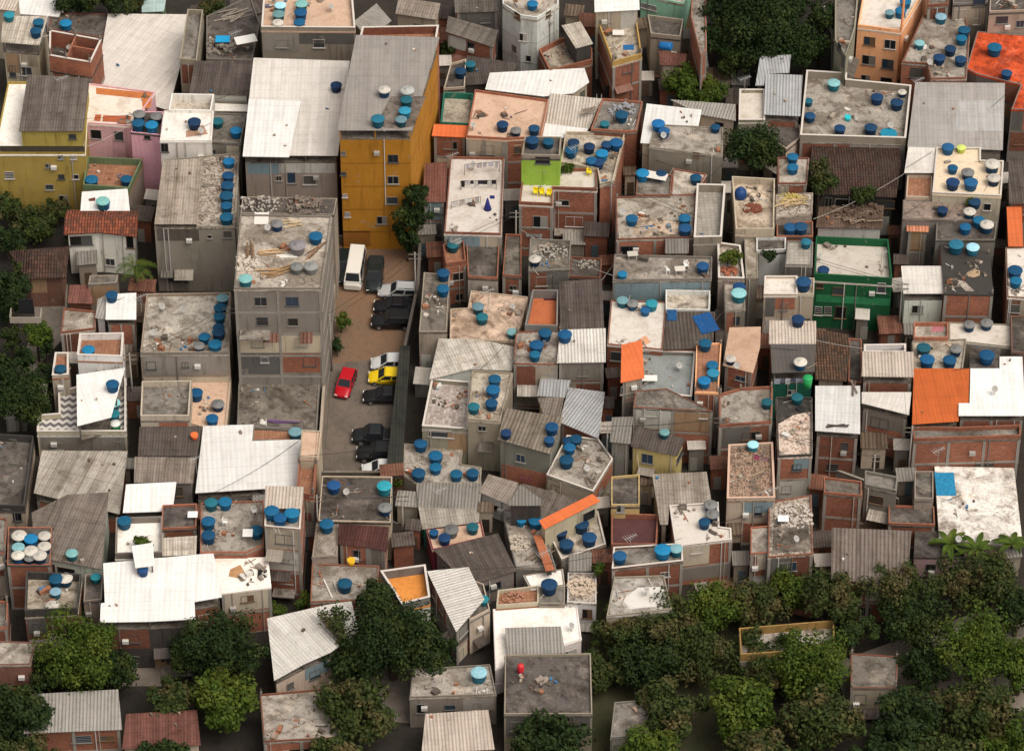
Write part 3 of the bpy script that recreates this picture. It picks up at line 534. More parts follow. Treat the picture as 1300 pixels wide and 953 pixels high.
def m_litter():
    t = NT('mixed_litter', .9); v = t.n('ShaderNodeTexVoronoi', Scale=.9); t.l(t.pos(), v.inputs['Vector']); s = xyz(t, v.outputs['Color'])
    c = t.mix(t.ramp(s[0], .2, .7), (.10, .08, .065), (.36, .30, .24)); c = t.mix(t.ramp(s[1], .72, .76), c, (.30, .13, .07)); c = t.mix(t.ramp(s[2], .86, .9), c, (.62, .59, .54)); c = t.mix(t.ramp(s[0], .94, .96), c, (.05, .16, .30))
    return t.out(c)
MT = dict(litter=m_litter(), plaster=m_plaster(), brick=m_brick(), slab=m_slab(), clean=m_clean(), tile=m_tile(), check=m_check(),
    metal=m_sheet('painted_sheet_metal', .42, .3, .16, .6, .45), rib=m_sheet('ribbed_sheet_metal', .34, .42, .8, .6, .35), white=m_sheet('white_sheet_metal', .5, .2, .22, .6, .4), fibre=m_sheet('fibre_cement_sheet', .3, .85, .45, .9, .9),
    rib2=m_sheet('deep_ribbed_sheet', .4, .8, 1.0, .9, .5),
    rubble=m_pebble('pale_rubble', (.30, .25, .2), (.46, .4, .33), (.17, .12, .09), 5.5), chips=m_pebble('brick_chippings', (.30, .17, .11), (.36, .26, .19), (.12, .075, .055), 7.5),
    gravel=m_pebble('pale_gravel', (.58, .45, .37), (.66, .54, .45), (.36, .25, .19), 5.2),
    mosaic=m_mosaic('mottled_floor_tile', (.56, .50, .45), (.30, .22, .19), .32), paletile=m_mosaic('pale_floor_tile', (.40, .36, .31), (.33, .30, .26), .5), terratile=m_mosaic('terracotta_floor_tile', (.38, .19, .11), (.30, .13, .075), .4),
    tank=m_plain('tank_plastic', .7, .45), plain=m_plain('coloured_plastic', .5), cloth=m_cloth(), paint=m_plain('car_paint', .28), wood=m_plain('weathered_wood', .9, .5),
    pane=m_plain('window_pane', .3), glass=m_fixed('dark_window_glass', (.018, .02, .024), .25), tyre=m_fixed('tyre_rubber', (.02, .02, .02), .9), rim=m_fixed('wheel_rim', (.32, .32, .33), .4, .6),
    lamp=m_fixed('headlamp_lens', (.75, .75, .72), .15), tail=m_fixed('tail_lamp_lens', (.35, .02, .02), .2), cable=m_fixed('cable_rubber', (.03, .028, .026), .8),
    leaf=m_leaf('dark_foliage', (.010, .021, .006), (.022, .040, .008), (.042, .055, .011)), leaf2=m_leaf('fresh_foliage', (.026, .050, .007), (.065, .098, .010), (.095, .108, .014)),
    leaf3=m_leaf('scrub_foliage', (.018, .033, .008), (.046, .060, .012), (.105, .075, .032)), bark=m_fixed('bark', (.07, .05, .035), .95),
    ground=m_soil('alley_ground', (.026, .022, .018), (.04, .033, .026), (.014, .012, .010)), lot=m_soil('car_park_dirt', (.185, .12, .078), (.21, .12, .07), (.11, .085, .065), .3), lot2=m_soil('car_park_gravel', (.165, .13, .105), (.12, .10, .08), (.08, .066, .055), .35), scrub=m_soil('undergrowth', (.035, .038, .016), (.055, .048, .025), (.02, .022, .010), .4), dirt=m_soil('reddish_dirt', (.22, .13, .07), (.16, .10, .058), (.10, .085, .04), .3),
    path=m_soil('worn_concrete_path', (.24, .2, .165), (.17, .145, .12), (.10, .085, .07)))
WALL = dict(c=('plaster', (.21, .19, .165)), C=('plaster', (.31, .265, .21)), C2=('plaster', (.245, .22, .19)), w=('plaster', (.82, .79, .74)), w2=('plaster', (.64, .65, .61)), y=('plaster', (.40, .29, .07)), p=('plaster', (.78, .45, .50)), p2=('plaster', (.40, .29, .29)),
    o=('plaster', (.46, .195, .018)), g=('plaster', (.009, .095, .034)), g2=('plaster', (.14, .19, .10)), g3=('plaster', (.02, .16, .11)), l=('plaster', (.34, .52, .07)), O=('plaster', (.97, .52, .27)), m=('plaster', (.33, .60, .48)), k=('plaster', (.062, .055, .05)), cc=('plaster', (.20, .19, .18)),
    Y=('plaster', (.52, .40, .17)), Y2=('plaster', (.46, .29, .09)), Y3=('plaster', (.34, .21, .07)), B=('plaster', (.50, .42, .32)), B2=('plaster', (.42, .35, .28)), r=('plaster', (.20, .10, .07)), r2=('plaster', (.22, .03, .05)), b=('brick', (1, 1, 1)))
ROOF = dict(cg=('slab', (.22, .20, .175)), cl=('slab', (.50, .44, .37)), cl2=('slab', (.46, .40, .32)), cl3=('slab', (.37, .33, .285)), cl4=('slab', (.46, .42, .36)), cl5=('clean', (.58, .53, .48)), cl6=('slab', (.48, .45, .41)), cl7=('slab', (.44, .39, .325)), cl8=('clean', (.58, .52, .45)), cl9=('slab', (.52, .43, .33)),
    cd=('slab', (.115, .10, .09)), cd2=('slab', (.17, .15, .125)), cd3=('slab', (.11, .092, .08)), cw=('clean', (.84, .80, .74)), cw2=('clean', (.70, .64, .57)), cw3=('clean', (.62, .56, .49)), cw4=('slab', (.78, .73, .67)), cw5=('clean', (.84, .76, .68)), cp=('clean', (.58, .40, .29)), cp2=('clean', (.84, .74, .64)), cp3=('slab', (.62, .46, .35)), cc=('clean', (.72, .58, .42)),
    ct=('terratile', (1, 1, 1)), cr=('clean', (.48, .14, .055)), ce=('slab', (.66, .09, .022)), ce2=('clean', (.72, .28, .06)), ch=('check', (1, 1, 1)), cm=('mosaic', (1, 1, 1)), cm2=('paletile', (1, 1, 1)), cbr=('slab', (.26, .20, .165)), csl=('clean', (.24, .26, .255)), cmar=('clean', (.10, .04, .04)), tar=('clean', (.048, .042, .038)),
    rb=('rubble', (1, 1, 1)), rb2=('rubble', (1, 1, 1)), rb3=('gravel', (1, 1, 1)), rb4=('rubble', (1, 1, 1)), rc=('chips', (1, 1, 1)), rc2=('slab', (.10, .085, .075)),
    sw=('white', (.80, .785, .76)), sw2=('metal', (.74, .68, .62)), sw3=('rib', (.74, .71, .66)), sw4=('metal', (.70, .69, .67)), sl=('fibre', (.66, .60, .52)), sl2=('fibre', (.46, .42, .37)), sl3=('metal', (.66, .62, .575)), sl4=('fibre', (.62, .58, .52)), sg=('rib', (.36, .34, .31)), sg2=('metal', (.335, .305, .28)), sg3=('rib', (.25, .23, .205)), sg4=('metal', (.36, .335, .315)),
    st=('fibre', (.22, .185, .16)), st2=('fibre', (.33, .28, .24)), st3=('fibre', (.42, .36, .30)), st4=('rib2', (.27, .23, .185)), st4b=('fibre', (.36, .315, .27)), sd=('metal', (.10, .088, .08)), sd2=('fibre', (.155, .13, .115)), sd3=('fibre', (.115, .095, .085)), sd4=('fibre', (.17, .15, .13)), sd5=('rib2', (.12, .10, .085)), sd6=('rib2', (.22, .18, .155)), so=('white', (.70, .165, .05)), so2=('rib', (.66, .28, .16)), so3=('metal', (.58, .13, .028)),
    sp=('rib', (.62, .53, .45)), sp2=('rib', (.58, .52, .45)), sp3=('clean', (.56, .37, .26)), sr=('fibre', (.20, .085, .065)), sr2=('fibre', (.17, .115, .085)), sr3=('fibre', (.105, .04, .034)), sm=('metal', (.42, .55, .54)), sb=('rib', (.44, .45, .46)), sT=('metal', (.42, .14, .065)),
    red=('tile', (.24, .075, .04)), brown=('tile', (.065, .036, .027)), brown2=('tile', (.095, .055, .034)))
# ---------------------------------------------------------------- houses
class House: pass
H = {}
def num(x): return float(x)
for ln in HOUSES.strip().split('\n'):
    f = [s.strip() for s in ln.split('|')]
    b = House(); b.id = f[0]; b.poly = [tuple(map(float, q.split(','))) for q in f[1].split()]
    b.kind, b.roof = f[2].split(); b.wall = f[3]; b.o = {}
    for q in f[4].split(','):
        q = q.strip(); k, _, v = q.partition('=')
        b.o[k] = v
    b.short, _, ex = f[5].partition(';'); b.short = b.short.strip(); b.label = (b.short+' '+ex.strip()).strip()
    b.yf = max(p[1] for p in b.poly)
    b.h = num(b.o.get('h', 6)); b.ph = num(b.o.get('p', .35 if b.kind == 'F' else 0)); b.tilt = math.tan(R(num(b.o.get('t', 0)))) if b.kind == 'S' else 0.0
    if 'by' in b.o: b.h = (num(b.o['by'])-b.yf)/KV
    b.host = b.o.get('on'); b.cols = {}
    xs = [p[0] for p in b.poly]
    for x in range(int(min(xs))-1, int(max(xs))+2):
        if x % 2: continue
        ys = []
        for i in range(len(b.poly)):
            (x1, y1), (x2, y2) = b.poly[i-1], b.poly[i]
            if (x1 <= x < x2) or (x2 <= x < x1): ys.append(y1+(y2-y1)*(x-x1)/(x2-x1))
        if len(ys) > 1: b.cols[x] = (min(ys), max(ys))
    b.cx = sum(xs)/len(xs); b.cy = sum(p[1] for p in b.poly)/len(b.poly)
    H[b.id] = b
base = [b for b in H.values() if not b.host]
for b in base:
    b.hmin = 2.3+(b.yf-min(p[1] for p in b.poly))/8.03*SLOPE; b.lim = None
    if 'by' not in b.o: b.h += 1.3
    b.h = max(b.h, b.hmin)
# heights: a house behind another must end in front of nothing that is already built on
pairs = []
for i in base:
    i.front = 1e9
    for j in base:
        if i is j: continue
        com = [x for x in i.cols if x in j.cols and x+1e-6]
        if len(com) < max(3, .22*min(len(i.cols), len(j.cols))) or 'nr' in i.o or 'nr' in j.o: continue
        if sum(j.cols[x][1]-i.cols[x][1] for x in com) <= 0: continue
        d = sorted((j.cols[x][0]-i.cols[x][1])/KV - (j.cols[x][1]-j.cols[x][0])/8.03*SLOPE for x in com)
        pairs.append((i, j, d[max(0, len(d)//12)]))
for it in range(60):
    ch = False
    for i, j, d in pairs:
        lim = max(j.h+d+.25, i.hmin)
        if i.h > lim+1e-3: i.h = lim; i.lim = (j.id, round(d, 1)); ch = True
    if not ch: break
for i in base:                                     # nearest roof in front, per column: how much of the facade shows
    i.show = {}
    for x, (t, bt) in i.cols.items():
        n = [j.cols[x][0] for j in H.values() if j is not i and j.host != i.id and x in j.cols and j.cols[x][1] > bt+2 and (j.cols[x][0] > bt-8)]
        i.show[x] = (min(n)-bt) if n else 60
    need = sorted(i.show.values())
def place(b):
    xf = [p[0] for p in b.poly if p[1] == b.yf][0]
    if b.host:
        z0 = H[b.host].floor_z + b.h
        P = on_plane(xf, b.yf, z0, 0)
    else:
        P = at(xf, b.yf, b.h)
    b.yref, b.z = P.y, P.z
    b.top = lambda x, y, b=b: b.z + (y-b.yref)*b.tilt
    pts = [on_plane(px, py, b.z-b.yref*b.tilt, b.tilt) for px, py in b.poly]
    b.xy = [(p.x, p.y) for p in pts]
    b.order = list(range(len(b.xy)))
    if area2(b.xy) < 0: b.xy.reverse()
    b.floor_z = b.z-b.ph
    e = Vector(b.xy[0])
    best = None
    for k in range(len(b.xy)):
        u, v = Vector(b.xy[k]), Vector(b.xy[(k+1) % len(b.xy)])
        n = Vector((v.y-u.y, u.x-v.x))
        if n.length > .5 and -n.y/n.length*n.length > (best[0] if best else 0): best = (-n.y, u, v)
    b.ang = math.atan2(best[2].y-best[1].y, best[2].x-best[1].x) if best else 0.0
    b.ctr = (sum(p[0] for p in b.xy)/len(b.xy), sum(p[1] for p in b.xy)/len(b.xy))
for b in base: place(b)
for b in H.values():
    if b.host: place(b)
WIN = {}
def win_mesh(w, h, style):
    k = (round(w, 1), round(h, 1), style)
    if k in WIN: return WIN[k]
    w, h = max(k[0], .4), max(k[1], .4); f = MB(); t = .045
    for x0, x1, z0, z1 in ((-w/2-t, -w/2, -h/2, h/2), (w/2, w/2+t, -h/2, h/2), (-w/2-t, w/2+t, h/2, h/2+t)):
        f.prism([(x0, -.06), (x1, -.06), (x1, .02), (x0, .02)], z0, z1, bottom=True)
    f.prism([(-w/2-.14, -.14), (w/2+.14, -.14), (w/2+.14, .02), (-w/2-.14, .02)], -h/2-.09, -h/2, bottom=True)
    if style == 1:
        f.prism([(-.03, -.045), (.03, -.045), (.03, -.01), (-.03, -.01)], -h/2, h/2)
    if style == 2:
        for q in range(1, 4): f.prism([(-w/2, -.05), (w/2, -.05), (w/2, -.02), (-w/2, -.02)], -h/2+h*q/4-.02, -h/2+h*q/4+.02, bottom=True)
    if style == 3:
        f.prism([(0, -.05), (w/2, -.05), (w/2, -.015), (0, -.015)], -h/2, h/2)
    p = MB(); p.face([(-w/2, -.012, -h/2), (w/2, -.012, -h/2), (w/2, -.012, h/2), (-w/2, -.012, h/2)])
    fm, pm = f.build('window', MT['plain']), p.build('pane', MT['pane'])
    WIN[k] = (fm.data, pm.data); bpy.data.objects.remove(fm); bpy.data.objects.remove(pm)
    return WIN[k]
FRAMES = [(.30, .28, .25), (.20, .185, .165), (.10, .095, .09), (.46, .43, .40), (.15, .09, .05), (.24, .225, .20), (.08, .08, .08)]
def add_window(root, b, P, ang, w, h, style=None):
    style = random.choice((0, 0, 1, 1, 2, 3)) if style is None else style
    fm, pm = win_mesh(w, h, style)
    o = link('window', fm, root, random.choice(FRAMES)); o.location = P-Vector(root['_loc']); o.rotation_euler = (0, 0, ang)
    q = link('pane', pm, o, random.choice(((.012, .013, .015), (.012, .013, .015), (.018, .02, .024), (.02, .018, .016), (.05, .055, .06), (.10, .09, .075), (.03, .05, .08))))
def facing(poly):
    out = []
    for i in range(len(poly)):
        a, c = Vector(poly[i]), Vector(poly[(i+1) % len(poly)]); d = c-a
        if d.length > 1.0:
            n = Vector((d.y, -d.x))/d.length
            if n.y < -.25: out.append((a, c, n, math.atan2(d.y, d.x)))
    return out
def frame_color(c): return (.30, .275, .245)
def cat_of(s):
    return 'house'
for b in H.values():
    rng = random.Random(b.id); o = b.o
    hostz = H[b.host].floor_z if b.host else None
    gz = min(ground(*p) for p in b.xy)-.8
    bot = hostz+.004 if b.host else gz
    kind_name = 'shed' if (b.host or b.kind == 'S' and b.wall == 'k') else 'house'
    root = empty(kind_name, (b.ctr[0], b.ctr[1], bot if b.host else ground(*b.ctr)), b.label, 'roof shelter' if b.host else kind_name)
    b.root = root
    if b.wall == 'k' and not b.host: b.wall = rng.choice(('b', 'b', 'b', 'k', 'C', 'c', 'B', 'w2'))
    wm, wc = WALL[b.wall]; rm, rc = ROOF[b.roof]
    jit = rng.uniform(.9, 1.1); rc = tuple(c*jit for c in rc); wc = tuple(c*rng.uniform(.95, 1.05) for c in wc)
    over = 0.0 if b.kind == 'F' else .22
    foot = inset(b.xy, over) if over else b.xy
    b.foot = foot
    opn = num(o['o']) if 'o' in o else 0.0
    if b.kind == 'F':
        slab_top = b.z-b.ph; wt = slab_top-.2
        s = MB(b.ang); s.prism(inset(b.xy, -.04), slab_top-.2, slab_top, bottom=True); s.build('roof', MT[rm], root, rc)
        m = MB(); m.prism(foot, bot, wt-.002, top=False); m.build('wall', MT[wm], root, wc)
        if b.ph > .06:
            pm_, pc = WALL[o['pw']] if 'pw' in o else (wm, wc)
            th = .16 if b.ph > .3 else .12
            q = MB(); oi, ii = inset(b.xy, .01), inset(b.xy, th)
            n = len(oi)
            for i in range(n):
                a, c, d, e = oi[i], oi[(i+1) % n], ii[(i+1) % n], ii[i]
                z0, z1 = slab_top+.003, b.z
                q.face([(*a, z0), (*c, z0), (*c, z1), (*a, z1)]); q.face([(*d, z0), (*e, z0), (*e, z1), (*d, z1)]); q.face([(*a, z1), (*c, z1), (*d, z1), (*e, z1)])
            q.build('parapet', MT[pm_], root, pc)
            if 'cap' in o:
                q = MB(); oi, ii = inset(b.xy, -.03), inset(b.xy, th+.03)
                for i in range(n):
                    a, c, d, e = oi[i], oi[(i+1) % n], ii[(i+1) % n], ii[i]; z0, z1 = b.z+.003, b.z+.06
                    q.face([(*a, z0), (*c, z0), (*c, z1), (*a, z1)]); q.face([(*d, z0), (*e, z0), (*e, z1), (*d, z1)]); q.face([(*a, z1), (*c, z1), (*d, z1), (*e, z1)])
                q.build('coping', MT['plain'], root, (.62, .56, .50) if o['cap'] == '1' else (.60, .40, .30))
        if 'cross' in o:
            q = MB(); A, B_, C_ = Vector(b.xy[0]), None, None
            P1, P2 = on_plane(96, 45, b.z, 0), on_plane(84, 73, b.z, 0); P3, P4 = on_plane(91, 58, b.z-.05, 0), on_plane(121, 63, b.z-.05, 0)
            for u, v in ((P1, P2), (P3, P4)): q.bar((u.x, u.y, b.z-1.06), (v.x, v.y, b.z-1.06), .16, 2.05)
            q.build('partition_wall', MT['brick'], root)
    elif b.kind == 'S':
        top = lambda x, y, b=b: b.top(x, y)
        s = MB(b.ang); s.prism(b.xy, lambda x, y: b.top(x, y)-.07, b.top, bottom=True); s.build('roof', MT[rm], root, rc)
        if opn:
            sl = b.z-opn-.15
            m = MB(); m.prism(foot, bot, sl-.002, top=False)
            if sl > bot+.3: m.build('wall', MT[wm], root, wc)
            q = MB(b.ang); q.prism(inset(foot, .02), max(sl, bot+.01), max(sl, bot+.01)+.15, bottom=True); q.build('floor_slab', MT['slab'], root, (.22, .19, .16))
            pts = []
            for i in range(len(foot)):
                a, c = Vector(foot[i]), Vector(foot[(i+1) % len(foot)]); L = (c-a).length; k = max(1, int(L/3.2))
                pts += [a.lerp(c, j/k) for j in range(k)]
            inn = inset(foot, .12)
            for p in pts:
                pp = Vector(b.ctr)+(p-Vector(b.ctr))*.985
                q = MB(); q.box((pp.x, pp.y, max(sl, bot)+.16), .14, .14, b.top(pp.x, pp.y)-.075-max(sl, bot)-.16, b.ang); q.build('post', MT['wood'] if b.wall != 'o' else MT['plaster'], root, (.13, .115, .10) if b.wall != 'o' else wc)
        else:
            m = MB(); m.prism(foot, bot, lambda x, y: b.top(x, y)-.072, top=False); m.build('wall', MT[wm], root, wc)
    elif b.kind == 'T':
        tl = math.tan(R(num(o.get('t', 20)))); Y0, Y1 = min(p[1] for p in b.xy), max(p[1] for p in b.xy); ym = Y0*.45+Y1*.55
        hz = lambda x, y: b.z + (min(y, 2*ym-y)-Y0)*tl*.7
        L = sorted(b.xy, key=lambda p: p[0]); xl, xr = L[0][0], L[-1][0]
        s = MB(0)
        fr = [p for p in b.xy if p[1] < ym]; bk = [p for p in b.xy if p[1] >= ym]
        fr.sort(); bk.sort(reverse=True)
        zr = hz(0, ym)
        s.face([(*p, hz(*p)) for p in fr]+[(xr, ym, zr), (xl, ym, zr)]); s.face([(*p, hz(*p)) for p in bk]+[(xl, ym, zr), (xr, ym, zr)])
        s.prism(b.xy, lambda x, y: hz(x, y)-.12, lambda x, y: hz(x, y)-.002, top=False, bottom=True)
        r_ = s.build('roof', MT[rm], root, rc)
        q = MB(); q.bar((xl, ym, zr+.03), (xr, ym, zr+.03), .28, .14); q.build('ridge_cap', MT['plain'], r_, (.22, .09, .05))
        m = MB(); foot = inset(b.xy, .4); b.foot = foot; m.prism(foot, bot, lambda x, y: hz(x, y)-.13, top=False); m.build('wall', MT[wm], root, wc)
        b.floor_z = b.z+.5
    elif b.kind == 'H':
        rh = num(o.get('rh', 1.5)); c = b.ctr
        A, Bq = (c[0]-1.0, c[1]+.3), (c[0]+1.0, c[1]+.3); z1 = b.z+rh
        L = sorted(b.xy); l2, r2 = sorted(L[:2], key=lambda p: p[1]), sorted(L[2:], key=lambda p: p[1])
        s = MB(0); fl, bl, fr_, br = l2[0], l2[1], r2[0], r2[1]
        s.face([(*fl, b.z), (*fr_, b.z), (*Bq, z1), (*A, z1)]); s.face([(*fr_, b.z), (*br, b.z), (*Bq, z1)]); s.face([(*br, b.z), (*bl, b.z), (*A, z1), (*Bq, z1)]); s.face([(*bl, b.z), (*fl, b.z), (*A, z1)])
        s.prism(b.xy, b.z-.12, b.z-.002, top=False, bottom=True)
        r_ = s.build('roof', MT[rm], root, rc)
        q = MB()
        for u, v in ((fl, A), (fr_, Bq), (br, Bq), (bl, A), (A, Bq)): q.bar((*u, b.z if u not in (A, Bq) else z1), (*v, z1), .22, .14)
        q.build('ridge_cap', MT['plain'], r_, (.10, .05, .035))
        m = MB(); m.prism(inset(b.xy, .5), bot, b.z-.13, top=False); m.build('wall', MT[wm], root, wc)
    # ------------------------------------------------ facade: frame, windows, pipes
    fa = facing(foot if b.kind != 'H' else inset(b.xy, .5)); b.fa = fa
    eave = (b.z-b.ph-.2) if b.kind == 'F' else b.z-.12
    if opn: eave = b.z-opn-.15
    vis = sorted(b.show.values()) if not b.host else [20]
    med = vis[len(vis)//2] if vis else 0
    if (b.wall == 'b' or 'band' in o) and not b.host and med > 8:
        q = MB(); z = eave
        while z > max(gz, eave-12):
            z -= 2.95
            if z > gz+.5: q.prism(inset(foot, -.035), z-.14, z+.14, bottom=True)
        for a, c, n, ang in fa:
            L = (c-a).length; k = max(1, round(L/4.2))
            for j in range(k+1):
                p = a.lerp(c, min(max(j/k, .15/L), 1-.15/L))
                q.box((p.x+n.x*.0, p.y+n.y*.0, gz), .3, .12, eave-.01-gz, ang)
        if q.f: q.build('concrete_frame', MT['plaster'], root, frame_color(wc))
    rough = b.wall in ('c', 'C', 'C2', 'k', 'b', 'B', 'r') and not b.host and b.id not in ('F3',)
    def seen(p, z, extra=0.0):
        px, py = to_px((p.x, p.y, z)); return b.show.get(int(px)//2*2, 0) >= py-b.yf+extra and z > ground(p.x, p.y)+.3
    if rough and med > 12:
        for a, c, n, ang in fa:
            L = (c-a).length
            if L < 1.6: continue
            t = (c-a)/L
            for fl in range(5):
                zt = eave-.02-2.95*fl; zb = zt-2.6
                if zb < gz+.3: break
                cuts = [.16, L-.16] if rng.random() < .55 else [.16, L*rng.uniform(.35, .65), L-.16]
                for s0, s1 in zip(cuts, cuts[1:]):
                    if rng.random() < .45: continue
                    m_, k_ = rng.choice((('brick', (1, 1, 1)), ('brick', (1, 1, 1)), ('plaster', (.13, .12, .11)), ('plaster', (.22, .195, .165)), ('plaster', (.38, .32, .25)), ('plaster', (.30, .27, .24)), ('brick', (1, 1, 1)), ('plaster', (.52, .45, .35)), ('plaster', (.50, .48, .44)), ('plaster', (.34, .22, .13)), ('plaster', (.20, .27, .30))))
                    u, v, o_ = a+t*(s0+.02), a+t*(s1-.02), n*.022; q = MB(); z2 = zb+(rng.uniform(.2, 1.4) if rng.random() < .3 else 0)
                    q.prism([(u.x+o_.x, u.y+o_.y), (v.x+o_.x, v.y+o_.y), (v.x-o_.x, v.y-o_.y), (u.x-o_.x, u.y-o_.y)], z2, zt, bottom=True); q.build('wall_panel', MT[m_], root, k_)
    if not b.host and med > 16 and b.wall not in ('o', 'g', 'y', 'O', 'w', 'm'):
        for a, c, n, ang in fa:
            L = (c-a).length
            if L < 2.2: continue
            t = (c-a)/L
            for k in range(rng.choice((2, 3, 3, 4)) if L > 3.5 else rng.choice((0, 1, 2))):
                w = rng.uniform(1.2, min(3.6, L*.8)); s0 = rng.uniform(0.1, L-w-.1) if L > w+.25 else .1; dep = rng.uniform(.6, 1.5); fl = rng.choice((1, 1, 2, 2, 3))
                z = eave-2.95*fl+rng.uniform(.1, .5); u, v = a+t*s0, a+t*(s0+w); mid = (u+v)/2
                if not seen(mid+n*dep, z-.3, 4): continue
                kind_ = rng.random()
                if kind_ < .55:
                    q = MB(ang); P4 = [(*(u+n*dep), z-.35), (*(v+n*dep), z-.35), (*v, z), (*u, z)]
                    q.face(P4); q.face([(x, y, zz-.05) for x, y, zz in P4], flip=True)
                    for i in range(4): e1, e2 = P4[i], P4[(i+1) % 4]; q.face([(e1[0], e1[1], e1[2]-.05), (e2[0], e2[1], e2[2]-.05), e2, e1])
                    q.build('awning', MT[rng.choice(('fibre', 'fibre', 'rib', 'rib2', 'metal'))], root, rng.choice(((.30, .26, .22), (.16, .14, .12), (.45, .41, .36), (.22, .11, .08), (.55, .52, .48), (.12, .10, .09))))
                elif kind_ < .85:
                    pol = [tuple(u+n*.02), tuple(u+n*dep), tuple(v+n*dep), tuple(v+n*.02)]
                    if area2(pol) < 0: pol.reverse()
                    q = MB(ang); q.prism(pol, z-2.75, z-2.6, bottom=True); sl_ = q.build('balcony', MT['slab'], root, (.28, .25, .22))
                    q = MB(); inn = [(u, u+n*dep), (u+n*dep, v+n*dep), (v+n*dep, v)]
                    for e1, e2 in inn: q.bar((*e1, z-2.2), (*e2, z-2.2), .09, .78)
                    m_, k_ = rng.choice((('brick', (1, 1, 1)), ('plaster', (.34, .30, .25)), ('plaster', (.5, .47, .42)), ('plaster', (.16, .145, .13)))); q.build('railing', MT[m_], sl_, k_)
                    q = MB(); P_ = mid+n*.03; q.box((P_.x, P_.y, z-2.58), w*.5, .05, 2.0, ang); q.build('dark_door_recess', MT['plain'], sl_, rng.choice(((.03, .028, .026), (.06, .045, .03), (.02, .02, .022))))  # dark panel colour carries the shade of a door recess
                else:
                    q = MB()
                    for i in range(rng.randint(3, 6)):
                        p = u+t*(w*(i+.5)/6)+n*.3; hh = rng.uniform(.4, .9); q.face([(*(p-t*.2), z-1.0), (*(p+t*.2), z-1.0), (*(p+t*.18), z-1.0-hh), (*(p-t*.18), z-1.0-hh)], flip=True)
                    q.build('laundry', MT['cloth'], root, rng.choice(((.5, .48, .46), (.12, .16, .3), (.4, .12, .12), (.08, .08, .09), (.3, .4, .5))))
        if b.wall == 'b' and b.kind == 'F' and rng.random() < .6:
            for p in b.xy[:6]:
                pp = Vector(p)+(Vector(b.ctr)-Vector(p)).normalized()*.16; hh = rng.uniform(.3, .8); q = MB(); q.box((pp.x, pp.y, b.z+.062), .2, .2, hh, b.ang)
                for dx, dy in ((-.05, -.05), (.05, .05), (-.05, .05)): q.bar((pp.x+dx, pp.y+dy, b.z+.06+hh), (pp.x+dx*1.4, pp.y+dy*1.6, b.z+.5+hh), .025)
                q.build('column_stub', MT['plaster'], root, (.24, .21, .18))
    if 'lines' in o:
        q = MB(); z = eave
        for k in range(8):
            z -= num(o['lines'])
            if z > gz+.6: q.prism(inset(foot, -.02), z-.05, z+.05, bottom=True)
        q.build('string_course', MT['plaster'], root, tuple(x*.62 for x in wc))
    if 'W' in o:
        for w in o['W'].split():
            v = list(map(float, w.split('/'))); px, py = v[0], v[1]; ww = v[2]/12 if len(v) > 2 else .9; hh = v[3]/KV if len(v) > 3 else ww*.95
            best = None
            for a, c, n, ang in fa:
                d = ray(px, py); den = d.x*n.x+d.y*n.y
                t = ((a.x-CAM.x)*n.x+(a.y-CAM.y)*n.y)/den; P = CAM+d*t
                s_ = (Vector((P.x, P.y))-a).dot((c-a).normalized())/(c-a).length
                if -.05 < s_ < 1.05 and P.z < b.z and (best is None or t < best[0]): best = (t, P, ang)
            if best: add_window(root, b, best[1], best[2], ww, hh)
            else: print('no wall for window', b.id, w)
    elif not b.host and b.kind != 'H':
        for a, c, n, ang in fa:
            L = (c-a).length
            if L < 2: continue
            k = max(1, int(L/rng.uniform(2.0, 3.2)))
            for fl in range(4):
                z = eave-1.25-2.95*fl
                if opn and fl == 0 and False: continue
                for j in range(k):
                    t = (j+.5+rng.uniform(-.2, .2))/k; p = a.lerp(c, t); P = Vector((p.x, p.y, z))
                    px, py = to_px(P); x2 = int(px)//2*2
                    if b.show.get(x2, 0) < (py-b.yf)+3 or z < ground(p.x, p.y)+.8: continue
                    if rng.random() < .85: add_window(root, b, P, ang, rng.choice((.7, .9, 1.1, 1.4, 1.8)), rng.choice((.6, .9, 1.0, 1.2)))
    if not b.host and fa and med > 12:
        a, c, n, ang = max(fa, key=lambda e: (e[1]-e[0]).length)
        for k in range(rng.choice((0, 1, 1, 2))):
            p = a.lerp(c, rng.uniform(.08, .92)); q = MB(); q.bar((p.x+n.x*.07, p.y+n.y*.07, max(gz+.8, eave-9)), (p.x+n.x*.07, p.y+n.y*.07, eave+.1), .09)
            q.build('drain_pipe', MT['plain'], root, rng.choice(((.55, .53, .5), (.2, .18, .16), (.42, .36, .3))))
        if rng.random() < .4:
            p = a.lerp(c, rng.uniform(.1, .9)); z = eave-rng.uniform(.9, 2.2)
            if b.show.get(int(to_px((p.x, p.y, z))[0])//2*2, 0) > 14:
                q = MB(); q.box((p.x+n.x*.2, p.y+n.y*.2, z), .62, .36, .4, ang); q.build('air_conditioner', MT['plain'], root, rng.choice(((.5, .48, .44), (.62, .60, .56), (.36, .34, .31))))
